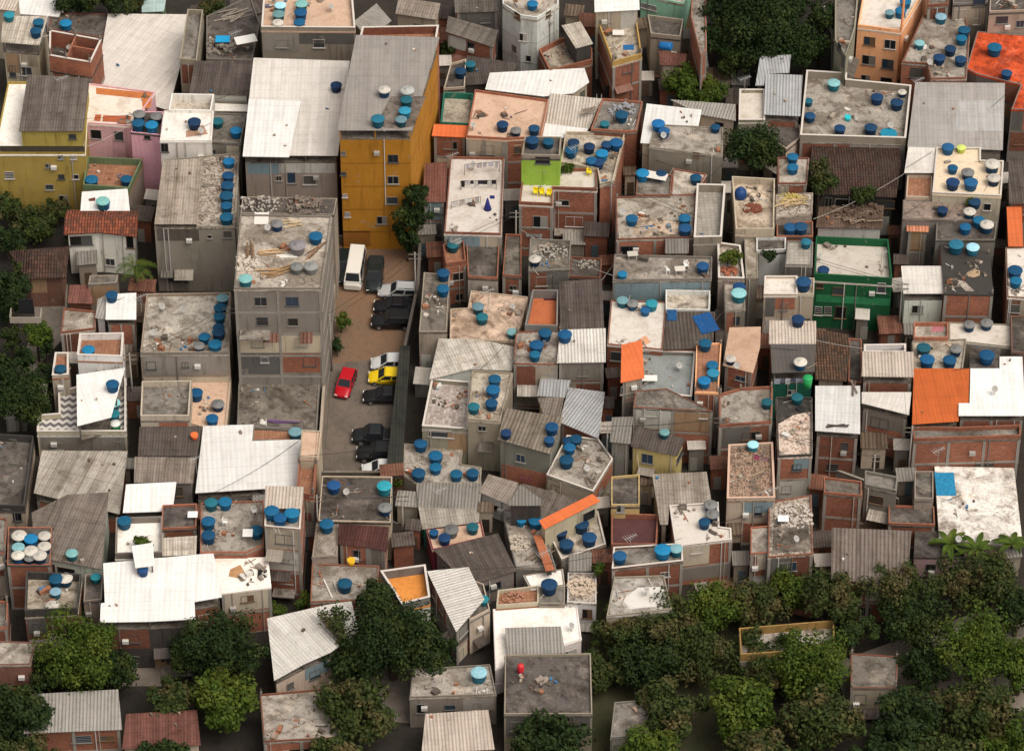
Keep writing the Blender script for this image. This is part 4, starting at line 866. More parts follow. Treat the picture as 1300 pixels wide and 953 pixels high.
def facade_panel(hid, x0, y0, x1, y1, mat, col, name='wall_panel'):
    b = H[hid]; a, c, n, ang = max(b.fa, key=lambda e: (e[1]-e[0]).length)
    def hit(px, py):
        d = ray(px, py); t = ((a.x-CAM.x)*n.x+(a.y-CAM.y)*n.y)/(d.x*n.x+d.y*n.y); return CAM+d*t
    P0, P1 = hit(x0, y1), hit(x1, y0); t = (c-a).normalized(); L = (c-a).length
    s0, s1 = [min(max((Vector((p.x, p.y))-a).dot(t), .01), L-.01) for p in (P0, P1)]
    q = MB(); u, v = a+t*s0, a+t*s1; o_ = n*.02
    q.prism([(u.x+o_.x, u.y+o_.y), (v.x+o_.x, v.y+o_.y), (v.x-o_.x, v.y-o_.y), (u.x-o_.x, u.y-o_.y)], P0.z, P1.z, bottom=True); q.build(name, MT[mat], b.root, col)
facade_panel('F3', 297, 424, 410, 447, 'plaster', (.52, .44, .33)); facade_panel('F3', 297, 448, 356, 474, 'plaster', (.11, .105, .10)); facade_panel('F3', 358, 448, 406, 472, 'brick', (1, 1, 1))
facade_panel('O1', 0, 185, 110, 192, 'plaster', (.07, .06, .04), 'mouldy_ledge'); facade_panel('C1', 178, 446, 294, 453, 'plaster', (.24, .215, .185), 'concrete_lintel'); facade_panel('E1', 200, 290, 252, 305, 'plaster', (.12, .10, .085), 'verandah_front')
facade_panel('H1', 432, 292, 470, 312, 'plaster', (.30, .12, .02), 'ground_floor_front'); facade_panel('W1', 89, 300, 118, 312, 'plaster', (.05, .045, .04), 'dark_loggia_recess'); facade_panel('BL', 1036, 379, 1132, 382, 'plaster', (.03, .22, .09), 'string_course'); facade_panel('AT', 1086, 64, 1142, 66, 'plaster', (.88, .36, .15), 'string_course'); facade_panel('AT', 1086, 89, 1142, 91, 'plaster', (.88, .36, .15), 'string_course')  # loggia panel: shade of the open recess put into its dark colour
low = [(b.id, round(b.h, 1), b.o.get('h', b.o.get('by')), b.lim) for b in base if b.h < b.hmin+.3]
print('LOW', low)
need = [(b.id, round(b.h, 1), round(sorted(b.show.values())[int(len(b.show)*.5)]/KV, 1)) for b in base if b.show and b.h < sorted(b.show.values())[int(len(b.show)*.5)]/KV]
print('SHORT', need)

# ---------------------------------------------------------------- little sheds wedged into the alleys
rng = random.Random(77); spots = []; used = set()
ZONES = [((398, 300), (534, 300), (534, 616), (398, 616)), ((-20, 250), (90, 250), (90, 520), (-20, 520)), ((752, 735), (1320, 735), (1320, 980), (752, 980)), ((880, -20), (1060, -20), (1060, 110), (880, 110)), ((-20, 770), (780, 770), (780, 980), (-20, 980)), ((145, 312), (200, 312), (200, 368), (145, 368))]
KIND = [('rusty', 'fibre', (.20, .09, .06), 'b'), ('grey', 'rib', (.30, .28, .25), 'C'), ('dark', 'fibre', (.11, .09, .08), 'b'), ('pale', 'metal', (.52, .48, .43), 'c'), ('brown', 'rib2', (.19, .14, .10), 'B')]
cand = [(x, y) for x in range(8, 1296, 7) for y in range(40, 760, 7)]; rng.shuffle(cand)
for x, y in cand:
    if any(inside(z, x, y) for z in ZONES): continue
    if any((x-u)**2+(y-v)**2 < 24**2 for u, v in spots): continue
    x2 = x//2*2
    if any(q.cols[x2][0]-3 <= y <= q.cols[x2][1]+q.h*KV+2 for q in base if x2 in q.cols): continue
    w, d, h = rng.uniform(1.7, 3.0), rng.uniform(1.5, 2.4), rng.uniform(1.9, 3.2); P = at(x, y, 0); ok = False
    for sc in (1, .75, .55):
        pts = [(P.x+sx*w*sc/2, P.y+sy*d*sc/2) for sx in (-1, 0, 1) for sy in (-1, 0, 1)]
        if not any(inside(q.foot, *p) for q in base for p in pts if abs(q.ctr[0]-P.x) < 16 and abs(q.ctr[1]-P.y) < 16): ok = True; break
    if not ok: continue
    w, d = w*sc, d*sc
    near = sorted(base, key=lambda q: (q.cx-x)**2+(q.yf-y)**2)[:3]; hit_ = None
    for q in near:
        for kd in rng.sample(KIND, 5):
            if (q.id, kd[0]) not in used and len(q.short.split()) < 9: hit_ = (q, kd); break
        if hit_: break
    if not hit_: continue
    q_, kd = hit_; used.add((q_.id, kd[0])); spots.append((x, y)); g = ground(P.x, P.y)
    root = empty('shed', (P.x, P.y, g), f'small {kd[0]} shed in the alley beside the {q_.short}', 'shed'); an = rng.uniform(-.15, .15)
    wm, wc = WALL[kd[3]]
    q = MB(an); q.box((P.x, P.y, g-.4), w, d, h+.4-.02, an); q.build('wall', MT[wm], root, wc)
    ca, sa = math.cos(an), math.sin(an); R4 = [(P.x+u*ca-v*sa, P.y+u*sa+v*ca) for u, v in ((-w/2-.18, -d/2-.22), (w/2+.18, -d/2-.22), (w/2+.18, d/2+.1), (-w/2-.18, d/2+.1))]
    q = MB(an); q.prism(R4, lambda a, e: g+h+(e-P.y)*.12+.14, lambda a, e: g+h+(e-P.y)*.12+.2, bottom=True); q.build('roof', MT[kd[1]], root, [(lambda k_: tuple(v*k_ for v in kd[2]))(rng.uniform(.8, 1.2))][0])
    if h > 2.0: q = MB(); q.box((P.x+rng.uniform(-.2, .2)*w, P.y-d/2-.01, g+.02), .75, .06, 1.75, an); q.build('door', MT['plain'], root, rng.choice(((.05, .04, .03), (.12, .08, .05), (.1, .14, .16), (.3, .28, .25))))
print('SHEDS', len(spots))
# ---------------------------------------------------------------- water tanks
def tank_data():
    body = mesh_of('tank_body', *revolve([(.56, 0), (.60, .05), (.66, .55), (.70, .86), (.74, .88), (.74, .93)], 18), MT['tank'], True)
    vs, fs = [], []
    n = 18; prof = [(.76, .90), (.76, .96), (.70, 1.0), (.42, 1.075), (.12, 1.10)]
    for j, (r, z) in enumerate(prof):
        for i in range(n):
            t = 2*math.pi*i/n; vs.append((r*math.cos(t), r*math.sin(t), z+(.022 if (i % 2 and 1 < j < 4) else 0)))
    for j in range(len(prof)-1):
        for i in range(n): fs.append([j*n+i, j*n+(i+1) % n, (j+1)*n+(i+1) % n, (j+1)*n+i])
    fs.append([(len(prof)-1)*n+i for i in range(n)]); fs.append(list(range(n))[::-1])
    lid = mesh_of('lid', vs, fs, MT['tank'])
    vs, fs = revolve([(.80, .86), (.80, .95), (.55, 1.02), (.18, 1.06), (.17, 1.12), (.10, 1.14)], 18)
    lid2 = mesh_of('lid', vs, fs, MT['tank'], True)
    pipes = []
    for k in range(3):
        q = MB(); a = (.0, 1.7, 2.6)[k]; ca, sa = math.cos(a), math.sin(a); pt = lambda r, t, z: (r*ca-t*sa, r*sa+t*ca, z)
        q.bar(pt(.62, 0, .12), pt(.86, 0, .12), .05); q.bar(pt(.86, 0, .14), pt(.86, 0, .03), .05); q.bar(pt(.86, 0, .03), pt(1.3+.3*k, .5*k, .03), .05)
        o = q.build('pipe', MT['plain']); pipes.append(o.data); bpy.data.objects.remove(o)
    return body, lid, lid2, pipes
T_BODY, T_LID, T_LID2, T_PIPE = tank_data()
TK = dict(b=((.004, .072, .165), (.004, .085, .19), 'blue'), d=((.006, .038, .10), (.006, .045, .12), 'dark blue'), t=((.008, .09, .13), (.012, .13, .18), 'teal'), l=((.012, .10, .14), (.17, .34, .37), 'pale turquoise lidded'),
    g=((.006, .036, .09), (.20, .20, .195), 'grey lidded'), w=((.006, .04, .09), (.56, .52, .46), 'white lidded'), G=((.16, .16, .155), (.20, .20, .195), 'grey'), y=((.28, .33, .05), (.36, .42, .10), 'yellowish'))
tanks = []
def host_at(px, py):
    c = [b for b in H.values() if b.kind in 'FS' and inside(b.poly, px, py)]
    c.sort(key=lambda b: (0 if b.host else 1, -b.z))
    return c[0] if c else None
for tk in TANKS.split():
    v = tk.split(','); px, py = float(v[0]), float(v[1]); kd = 'b'; wd = 16.5
    for x in v[2:]:
        if x.isalpha(): kd = x
        else: wd = float(x)
    rad = wd/24.0/.76; r = .76*rad
    bpy_ = py+1.0*rad*KV*.98
    b = host_at(px, bpy_) or host_at(px, py)
    if b is None:
        b = min((q for q in H.values() if q.kind in 'FS'), key=lambda q: min((px-p[0])**2+(bpy_-p[1])**2 for p in q.poly+[(q.cx, q.cy)]))
        print('tank off roof', tk, '->', b.id)
    P = on_plane(px, bpy_, (b.floor_z if b.kind == 'F' else b.z-b.yref*b.tilt), b.tilt if b.kind == 'S' else 0)
    lim = inset(b.xy, r*.85)
    if abs(area2(lim)) > .2 and area2(lim) > 0:
        c = Vector(b.ctr); q = Vector((P.x, P.y)); k = 0
        while not inside(lim, q.x, q.y) and k < 40: q = q+(c-q)*.04; k += 1
        if (q-Vector((P.x, P.y))).length > 1.2: print('tank moved', tk, b.id, round((q-Vector((P.x, P.y))).length, 1))
        P.x, P.y = q.x, q.y
    z = b.floor_z if b.kind == 'F' else b.top(P.x, P.y)
    tanks.append([P.x, P.y, z+.004, rad, kd, b, px, py])
ORD = ['', 'second', 'third', 'fourth', 'fifth', 'sixth', 'seventh', 'eighth', 'ninth', 'tenth', 'eleventh', 'twelfth']
by = {}
for t in tanks: by.setdefault((t[5].id, t[4]), []).append(t)
for (hid, kd), g in by.items():
    sx, sy = max(t[6] for t in g)-min(t[6] for t in g), max(t[7] for t in g)-min(t[7] for t in g)
    ax = 6 if sx >= sy else 7
    g.sort(key=lambda t: t[ax] if ax == 6 else -t[7])
    for i, t in enumerate(g):
        nm = TK[kd][2]+' tank'
        if len(g) > 1:
            if ax == 6: o_ = 'leftmost' if i == 0 else ('rightmost' if i == len(g)-1 else ORD[i]+' from left')
            else: o_ = 'frontmost' if i == 0 else ('rearmost' if i == len(g)-1 else ORD[i]+' from front')
            nm = f'{o_} {nm}' if ' ' not in o_ else f'{nm} {o_}'
        lab = f'{nm} on the {H[hid].short}'
        if len(lab.replace('-', ' ').split()) > 16: lab = f'{nm} on {H[hid].short}'
        if len(lab.split()) > 16: lab = lab.replace(' tank ', ' ', 1)
        t.append(lab)
for x, y, z, rad, kd, b, px, py, lab in tanks:
    e = empty('water_tank', (x, y, z), lab, 'water tank', 'rooftop water tanks', random.uniform(0, 6.28)); rad *= random.uniform(.9, 1.1); e.scale = (rad, rad, rad*random.uniform(.92, 1.06))
    del e['_loc']
    cb, cl, _ = TK[kd]; f = random.uniform(.65, 1.45) if random.random() < .85 else random.uniform(1.5, 2.3); hue = random.uniform(-.15, .15)
    sh = lambda c: (c[0]*f, c[1]*f*(1+hue), c[2]*f)
    link('tank_body', T_BODY, e, sh(cb)); link('lid', T_LID2 if kd in 'wgG' else T_LID, e, sh(cl) if kd not in 'wg' else tuple(c*(.8+.25*f/1.4) for c in cl))
    if random.random() < .5: link('pipe', random.choice(T_PIPE), e, random.choice(((.5, .46, .4), (.24, .22, .2), (.35, .28, .2))))
# ---------------------------------------------------------------- ground
def sheet(name, poly, mat, lift, kind='structure', label=None):
    q = MB(); pts = [at(x, y, 0) for x, y in poly]
    xy = [(p.x, p.y) for p in pts]
    if area2(xy) < 0: xy.reverse()
    q.face([(x, y, ground(x, y)+lift) for x, y in xy]); return tag(q.build(name, mat), label, None, None, kind)
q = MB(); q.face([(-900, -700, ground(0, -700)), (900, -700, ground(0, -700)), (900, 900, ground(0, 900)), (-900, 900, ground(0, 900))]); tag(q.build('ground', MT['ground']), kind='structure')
sheet('parking_lot', [(426, 306), (532, 306), (527, 370), (508, 455), (503, 614), (400, 614), (411, 470), (420, 390)], MT['lot'], .012)
sheet('parking_lot', [(414, 462), (508, 452), (503, 612), (401, 612)], MT['lot2'], .018)
sheet('dirt_yard', [(815, 15), (880, 15), (898, 95), (826, 98)], MT['dirt'], .012)
sheet('dirt_bank', [(1040, 600), (1136, 612), (1136, 672), (1040, 676)], MT['dirt'], .012)
sheet('dirt_bank', [(905, 730), (1000, 735), (985, 760), (890, 758)], MT['dirt'], .012)
sheet('path', [(42, 360), (86, 360), (84, 425), (34, 480), (20, 470), (45, 415)], MT['path'], .012)
sheet('path', [(170, 800), (225, 795), (220, 870), (150, 870)], MT['path'], .012)
sheet('path', [(385, 835), (470, 815), (560, 850), (540, 920), (380, 900)], MT['path'], .012)
sheet('path', [(1060, 840), (1300, 755), (1310, 905), (1075, 905)], MT['path'], .012)
sheet('dirt_yard', [(750, 760), (960, 760), (960, 960), (750, 960)], MT['scrub'], .008)
# ---------------------------------------------------------------- walls and canopy round the car park
def wall_run(pts, h, t, mat, col, label, name='boundary_wall', cap=None):
    P = [at(x, y, 0) for x, y in pts]
    root = empty(name, P[0], label, 'wall')
    q = MB()
    for a, b in zip(P, P[1:]):
        q.face
        d = Vector((b.x-a.x, b.y-a.y)).normalized(); n = Vector((-d.y, d.x))*(t/2)
        poly = [(a.x-n.x, a.y-n.y), (b.x-n.x, b.y-n.y), (b.x+n.x, b.y+n.y), (a.x+n.x, a.y+n.y)]
        q.prism(poly, lambda x, y: ground(x, y)-.5, lambda x, y: ground(x, y)+h, bottom=True)
    q.build('wall', MT[mat], root, col)
    q = MB()
    for a, b in zip(P, P[1:]): q.bar((a.x, a.y, ground(a.x, a.y)+h+.045), (b.x, b.y, ground(b.x, b.y)+h+.045), t+.1, .08)
    q.build('coping', MT['plaster'], root, cap or tuple(c*1.4 for c in col)); return root
wall_run([(534, 322), (531, 380), (512, 470), (508, 606)], 2.2, .22, 'plaster', (.10, .085, .075), 'long dark boundary wall along the right side of the car park')
wall_run([(426, 318), (424, 400), (414, 480), (405, 608)], 2.0, .2, 'plaster', (.30, .25, .20), 'long stained wall between apartment house and car park')
wall_run([(430, 310), (528, 310)], 1.2, .2, 'plaster', (.12, .09, .06), 'low dark wall at the head of the car park below the ochre tower')
wall_run([(402, 612), (504, 612)], 1.5, .2, 'plaster', (.13, .11, .09), 'low wall closing the bottom end of the car park')
wall_run([(1040, 600), (1100, 622), (1140, 645)], 1.3, .15, 'plaster', (.22, .2, .17), 'slanting concrete railing wall above the reddish dirt bank')
wall_run([(1054, 672), (1145, 668)], .7, .12, 'wood', (.16, .12, .08), 'low plank edging of the reddish dirt bank')
wall_run([(880, 10), (893, 60), (898, 98)], 1.2, .2, 'brick', (1, 1, 1), 'narrow brick wall beside the dirt yard and big dark trees')
wall_run([(1045, 20), (1066, 62), (1086, 92)], 1.4, .25, 'plaster', (.30, .27, .23), 'curving pale wall of the lane left of the orange apartment block')
cp = [(508, 438), (521, 438), (510, 606), (489, 606)]
P = [at(x, y, 2.6) for x, y in cp]; root = empty('car_port', at(505, 530, 0), 'dark narrow shade roof covering the rear ends of the parked cars', 'car port')
q = MB(); poly = [(p.x, p.y) for p in P]; poly.reverse() if area2(poly) < 0 else None
q.prism(poly, lambda x, y: ground(x, y)+2.52, lambda x, y: ground(x, y)+2.6, bottom=True); q.build('roof', MT['fibre'], root, (.045, .048, .04))
for i in range(6):
    for (a, c) in (((509, 440), (490, 604)),):
        t = i/5; p = at(a[0]+(c[0]-a[0])*t+2, a[1]+(c[1]-a[1])*t+2*KV*0, 2.5); g = ground(p.x, p.y)
        q = MB(); q.box((p.x+.2, p.y, g-.05), .1, .1, 2.56); q.build('post', MT['wood'], root, (.1, .09, .08))
# ---------------------------------------------------------------- vehicles
def loft(stations, n=12):
    # stations: (x, half width, z low, z high); rounded-box sections
    vs, fs = [], []
    for x, w, z0, z1 in stations:
        h = (z1-z0); r = min(.14, h*.35); 
        sec = [(-w*.92, z0), (-w, z0+r), (-w, z0+h*.55), (-w*.97, z1-r), (-w*.86, z1-.03), (-w*.4, z1), (w*.4, z1), (w*.86, z1-.03), (w*.97, z1-r), (w, z0+h*.55), (w, z0+r), (w*.92, z0)]
        vs += [(x, y, z) for y, z in sec]
    m = 12
    for j in range(len(stations)-1):
        for i in range(m): fs.append([j*m+i, (j+1)*m+i, (j+1)*m+(i+1) % m, j*m+(i+1) % m])
    fs.append(list(range(m))); fs.append([(len(stations)-1)*m+i for i in range(m)][::-1])
    return vs, fs
CAR_ME = {}
def car(kind, px, py, head, color, label, cat='car'):
    p = at(px, py, .3); z = ground(p.x, p.y)+.012
    e = empty(cat.replace(' ', '_') if cat != 'car' else 'parked_car', (p.x, p.y, z), label, cat, 'vehicles in the car park'); del e['_loc']
    # heading in plan, then laid along the slope
    fx = Vector((math.cos(head), math.sin(head), math.sin(head)*SLOPE)).normalized(); up = Vector((0, -SLOPE, 1)).normalized(); sd = up.cross(fx).normalized(); up = fx.cross(sd)
    from mathutils import Matrix
    M = Matrix((fx, sd, up)).transposed().to_4x4(); M.translation = e.location; e.matrix_world = M
    if kind not in CAR_ME:
        L, W, belt, roof, cab = dict(hatch=(3.9, .84, .92, 1.46, (-1.85, -1.45, .15, .95)), sedan=(4.35, .86, .90, 1.44, (-1.55, -1.0, .1, .85)), wagon=(4.4, .87, .92, 1.5, (-2.1, -1.8, .15, .9)), suv=(4.5, .92, 1.08, 1.78, (-2.15, -1.85, .25, .9)), pickup=(5.1, .92, 1.05, 1.75, (-.75, -.5, .75, 1.35)), van=(5.2, .97, 1.25, 2.2, (-2.58, -2.5, 1.75, 2.35)))[kind]
        h = L/2; bz = .3
        st = [(-h, W*.82, bz+.1, belt*.82), (-h+.08, W*.93, bz, belt*.93), (-h+.5, W, bz-.02, belt*.99), (cab[0]+.3, W, bz-.04, belt), (cab[3]-.1, W, bz-.04, belt), (cab[3]+.15, W, bz-.03, belt*.97), (h-.5, W*.98, bz-.02, belt*.84), (h-.1, W*.9, bz, belt*.74), (h, W*.78, bz+.08, belt*.62)]
        if kind == 'van': st = st[:5]+[(h-.4, W, bz-.02, belt), (h-.06, W*.95, bz, belt*.9), (h, W*.88, bz+.06, belt*.72)]
        body = mesh_of('body', *loft(st), MT['paint'], True)
        c0, c1, c2, c3 = cab; wb, wt = W*.95, W*.80; zb = belt-.03
        B = [(c0, -wb, zb), (c3, -wb, zb), (c3, wb, zb), (c0, wb, zb)]; T = [(c1, -wt, roof), (c2, -wt, roof), (c2, wt, roof), (c1, wt, roof)]
        mid = [(c1+.06, -wt*.9, roof+.05), (c2-.1, -wt*.9, roof+.05), (c2-.1, wt*.9, roof+.05), (c1+.06, wt*.9, roof+.05)]
        vs = B+T+mid; fs = [[i, (i+1) % 4, 4+(i+1) % 4, 4+i] for i in range(4)]+[[4+i, 4+(i+1) % 4, 8+(i+1) % 4, 8+i] for i in range(4)]+[[8, 9, 10, 11]]
        cabm = mesh_of('cabin', vs, fs, MT['paint'])
        def pane(a, b, c, d, out, f=.86, lo=.12, hi=.9):
            a, b, c, d = map(Vector, (a, b, c, d)); o = Vector(out)*.012
            lft = lambda t: a.lerp(d, t); rgt = lambda t: b.lerp(c, t); u = (1-f)/2
            return [lft(lo).lerp(rgt(lo), u)+o, lft(lo).lerp(rgt(lo), 1-u)+o, lft(hi).lerp(rgt(hi), 1-u)+o, lft(hi).lerp(rgt(hi), u)+o]
        g = lambda pts, nm: mesh_of(nm, [tuple(x) for x in pts], [[0, 1, 2, 3]], MT['glass'])
        def sides(s):
            a, b, c, d = (B[0], B[1], T[1], T[0]) if s < 0 else (B[2], B[3], T[3], T[2])
            full = pane(a, b, c, d, (0, s, .25), .9); vs = []; fs = []; cuts = [0, .47, .53, 1] if kind != 'van' else [0, .3, .33, .64, .67, 1]
            for i in range(0, len(cuts), 2):
                for t0, t1 in ((cuts[i], cuts[i+1]),):
                    k = len(vs); vs += [full[0].lerp(full[1], t0), full[0].lerp(full[1], t1), full[3].lerp(full[2], t1), full[3].lerp(full[2], t0)]; fs.append([k, k+1, k+2, k+3])
            return mesh_of('side_window', [tuple(x) for x in vs], fs, MT['glass'])
        parts = [('cabin', cabm, 1), ('windscreen', g(pane(B[1], B[2], T[2], T[1], (1, 0, .8)), 'windscreen'), 0), ('rear_window', g(pane(B[3], B[0], T[0], T[3], (-1, 0, .6)), 'rear_window'), 0), ('side_window', sides(-1), 0), ('side_window', sides(1), 0)]
        def blk(nm, x, y, z, sx, sy, sz, m):
            q = MB(); q.box((x, y, z), sx, sy, sz); o = q.build(nm, m); me = o.data; bpy.data.objects.remove(o); return (nm, me, 0)
        for s in (-1, 1):
            parts += [blk('headlight', h-.09, s*W*.66, belt*.55, .14, .3, .14, MT['lamp']), blk('tail_light', -h+.05, s*W*.72, belt*.62, .1, .2, .2, MT['tail']), blk('wing_mirror', c3-.25, s*(W+.08), belt-.02, .12, .18, .12, MT['tyre'])]
        if kind == 'pickup':
            q = MB(); q.face([(-h+.1, -W*.8, belt+.006), (c0-.1, -W*.8, belt+.006), (c0-.1, W*.8, belt+.006), (-h+.1, W*.8, belt+.006)]); o = q.build('cargo_bed', MT['tyre']); parts.append(('cargo_bed', o.data, 0)); bpy.data.objects.remove(o)
        if kind in ('wagon', 'suv'):
            for s in (-1, 1): parts.append(blk('roof_rail', (c1+c2)/2, s*wt*.85, roof+.04, (c2-c1)*.85, .05, .07, MT['tyre']))
        wr = .31 if kind not in ('suv', 'pickup', 'van') else .36
        vs, fs = revolve([(wr*.8, -.1), (wr, -.07), (wr, .07), (wr*.8, .1)], 16); vs = [(x, z_, y) for x, y, z_ in vs]
        tyre = mesh_of('wheel', vs, [f[::-1] for f in fs], MT['tyre'], True)
        vs, fs = revolve([(wr*.6, -.112), (wr*.6, .112)], 12); vs = [(x, z_, y) for x, y, z_ in vs]; rim = mesh_of('rim', vs, fs, MT['rim'])
        CAR_ME[kind] = (body, parts, tyre, rim, wr, L, W)
    body, parts, tyre, rim, wr, L, W = CAR_ME[kind]
    link('body', body, e, color)
    for nm, me, c in parts: link(nm, me, e, color)
    for sx in (-.31, .31):
        for s in (-1, 1):
            w = link('wheel', tyre, e); w.location = (sx*L, s*(W-.08), wr); link('rim', rim, w)
UPH = math.pi/2
car('van', 451, 346, -UPH-.10, (.72, .69, .62), 'white passenger van facing the camera at the head of the car park', 'van')
car('pickup', 476, 350, -UPH-.04, (.014, .02, .02), 'dark green black pickup parked beside the white van', 'pickup truck')
car('suv', 438, 342, -UPH, (.012, .018, .017), 'dark car half hidden behind the white van')
car('wagon', 506, 371, math.pi-.06, (.42, .42, .42), 'silver estate car with a dark windscreen near the leafy tower tree')
car('sedan', 500, 390, math.pi-.04, (.012, .012, .014), 'black saloon car parked just below the silver estate car')
car('suv', 498, 409, math.pi-.02, (.014, .014, .016), 'large black off road car, lower of the upper black pair')
car('hatch', 439, 488, UPH+2.9, (.42, .006, .014), 'bright red hatchback standing alone in the car park')
car('hatch', 494, 462, math.pi+.02, (.52, .52, .52), 'silver white hatchback parked above the yellow taxi')
car('hatch', 491, 480, math.pi-.03, (.72, .50, .012), 'yellow taxi between a silver and a black car')
car('sedan', 487, 504, math.pi-.0, (.012, .012, .013), 'black saloon car parked just below the yellow taxi')
car('pickup', 478, 555, math.pi-.03, (.016, .018, .02), 'black pickup truck beside a black box shaped car', 'pickup truck')
car('suv', 480, 577, math.pi-.02, (.013, .013, .014), 'black box shaped car below the black pickup truck')
car('hatch', 483, 597, math.pi+.04, (.66, .66, .64), 'white hatchback at the lower end of the car park')
# ---------------------------------------------------------------- trees
def rdir(rng):
    z = rng.uniform(-1, 1); a = rng.uniform(0, 6.283); s = math.sqrt(1-z*z); return Vector((s*math.cos(a), s*math.sin(a), z))
def tree(px, py, rpx, label, hc=5.0, mat='leaf', squash=.85, dens=1.0, leaf=.30, wide=1.0, seed=None, name='tree', cat='tree', lobes=None, fill=.25, group=None):
    rng = random.Random(seed or int(px*31+py)); r = rpx/12.0
    if isinstance(hc, str): g = H[hc].floor_z; C = on_plane(px, py, g+r*.75, 0)
    else: C = at(px, py, hc); g = ground(C.x, C.y)
    root = empty(name, (C.x, C.y, g), label, cat, group)
    q = MB(); L = []
    k = lobes or min(70, int(r*r*2.4)+9)
    for i in range(k):
        d = rdir(rng); d.z = d.z*.8+.1; f = rng.uniform(.35, .92) if rng.random() < .8 else rng.uniform(.05, .4)
        L.append((Vector((d.x*r*wide*f, d.y*r*f, d.z*r*squash*f)), min(r*.5, max(.4, r*rng.uniform(.18, .36)))))
    n = int(min(15000, 640*r*r*dens))
    for i in range(n):
        c, lr = L[int(rng.random()*len(L))]
        d = rdir(rng); rad = lr*(rng.uniform(fill, 1) if rng.random() < .25 else rng.uniform(.62, 1.12)+max(0, rng.gauss(0, .16)))
        p = C+c+d*rad
        if p.z < g+.15: continue
        nn = (d*.9+rdir(rng)*.7+Vector((0, 0, .3))).normalized(); u = nn.cross(rdir(rng)).normalized(); v = nn.cross(u)
        s = leaf*rng.uniform(.6, 1.7); a = p+u*s*.5; b = p-u*s*.5; w = v*s*.33
        q.v += [b, p-w, a, p+w]; k0 = len(q.v)-4; q.f.append([k0, k0+1, k0+2, k0+3]); q.mi.append(0); q.uv += [(0, 0)]*4
    q.build('crown', MT[mat], root)
    q = MB(); top = C+Vector((0, 0, -r*.1)); R0 = max(.06, r*.07)
    def limb(a, b, r0, r1):
        a, b = Vector(a), Vector(b); d = (b-a).normalized(); x = d.cross(Vector((.3, .9, .1))).normalized(); y = d.cross(x)
        A = [a+(x*math.cos(t)+y*math.sin(t))*r0 for t in [i*math.pi/3 for i in range(6)]]; B = [b+(x*math.cos(t)+y*math.sin(t))*r1 for t in [i*math.pi/3 for i in range(6)]]
        for i in range(6): q.face([A[i], A[(i+1) % 6], B[(i+1) % 6], B[i]])
    fork = Vector((C.x, C.y, g+(C.z-g)*.55)); limb((C.x, C.y, g-.3), fork, R0*1.3, R0)
    for c, lr in L[:8]: limb(fork, C+c*.92, R0*.7, R0*.15)
    q.build('trunk', MT['bark'], root)
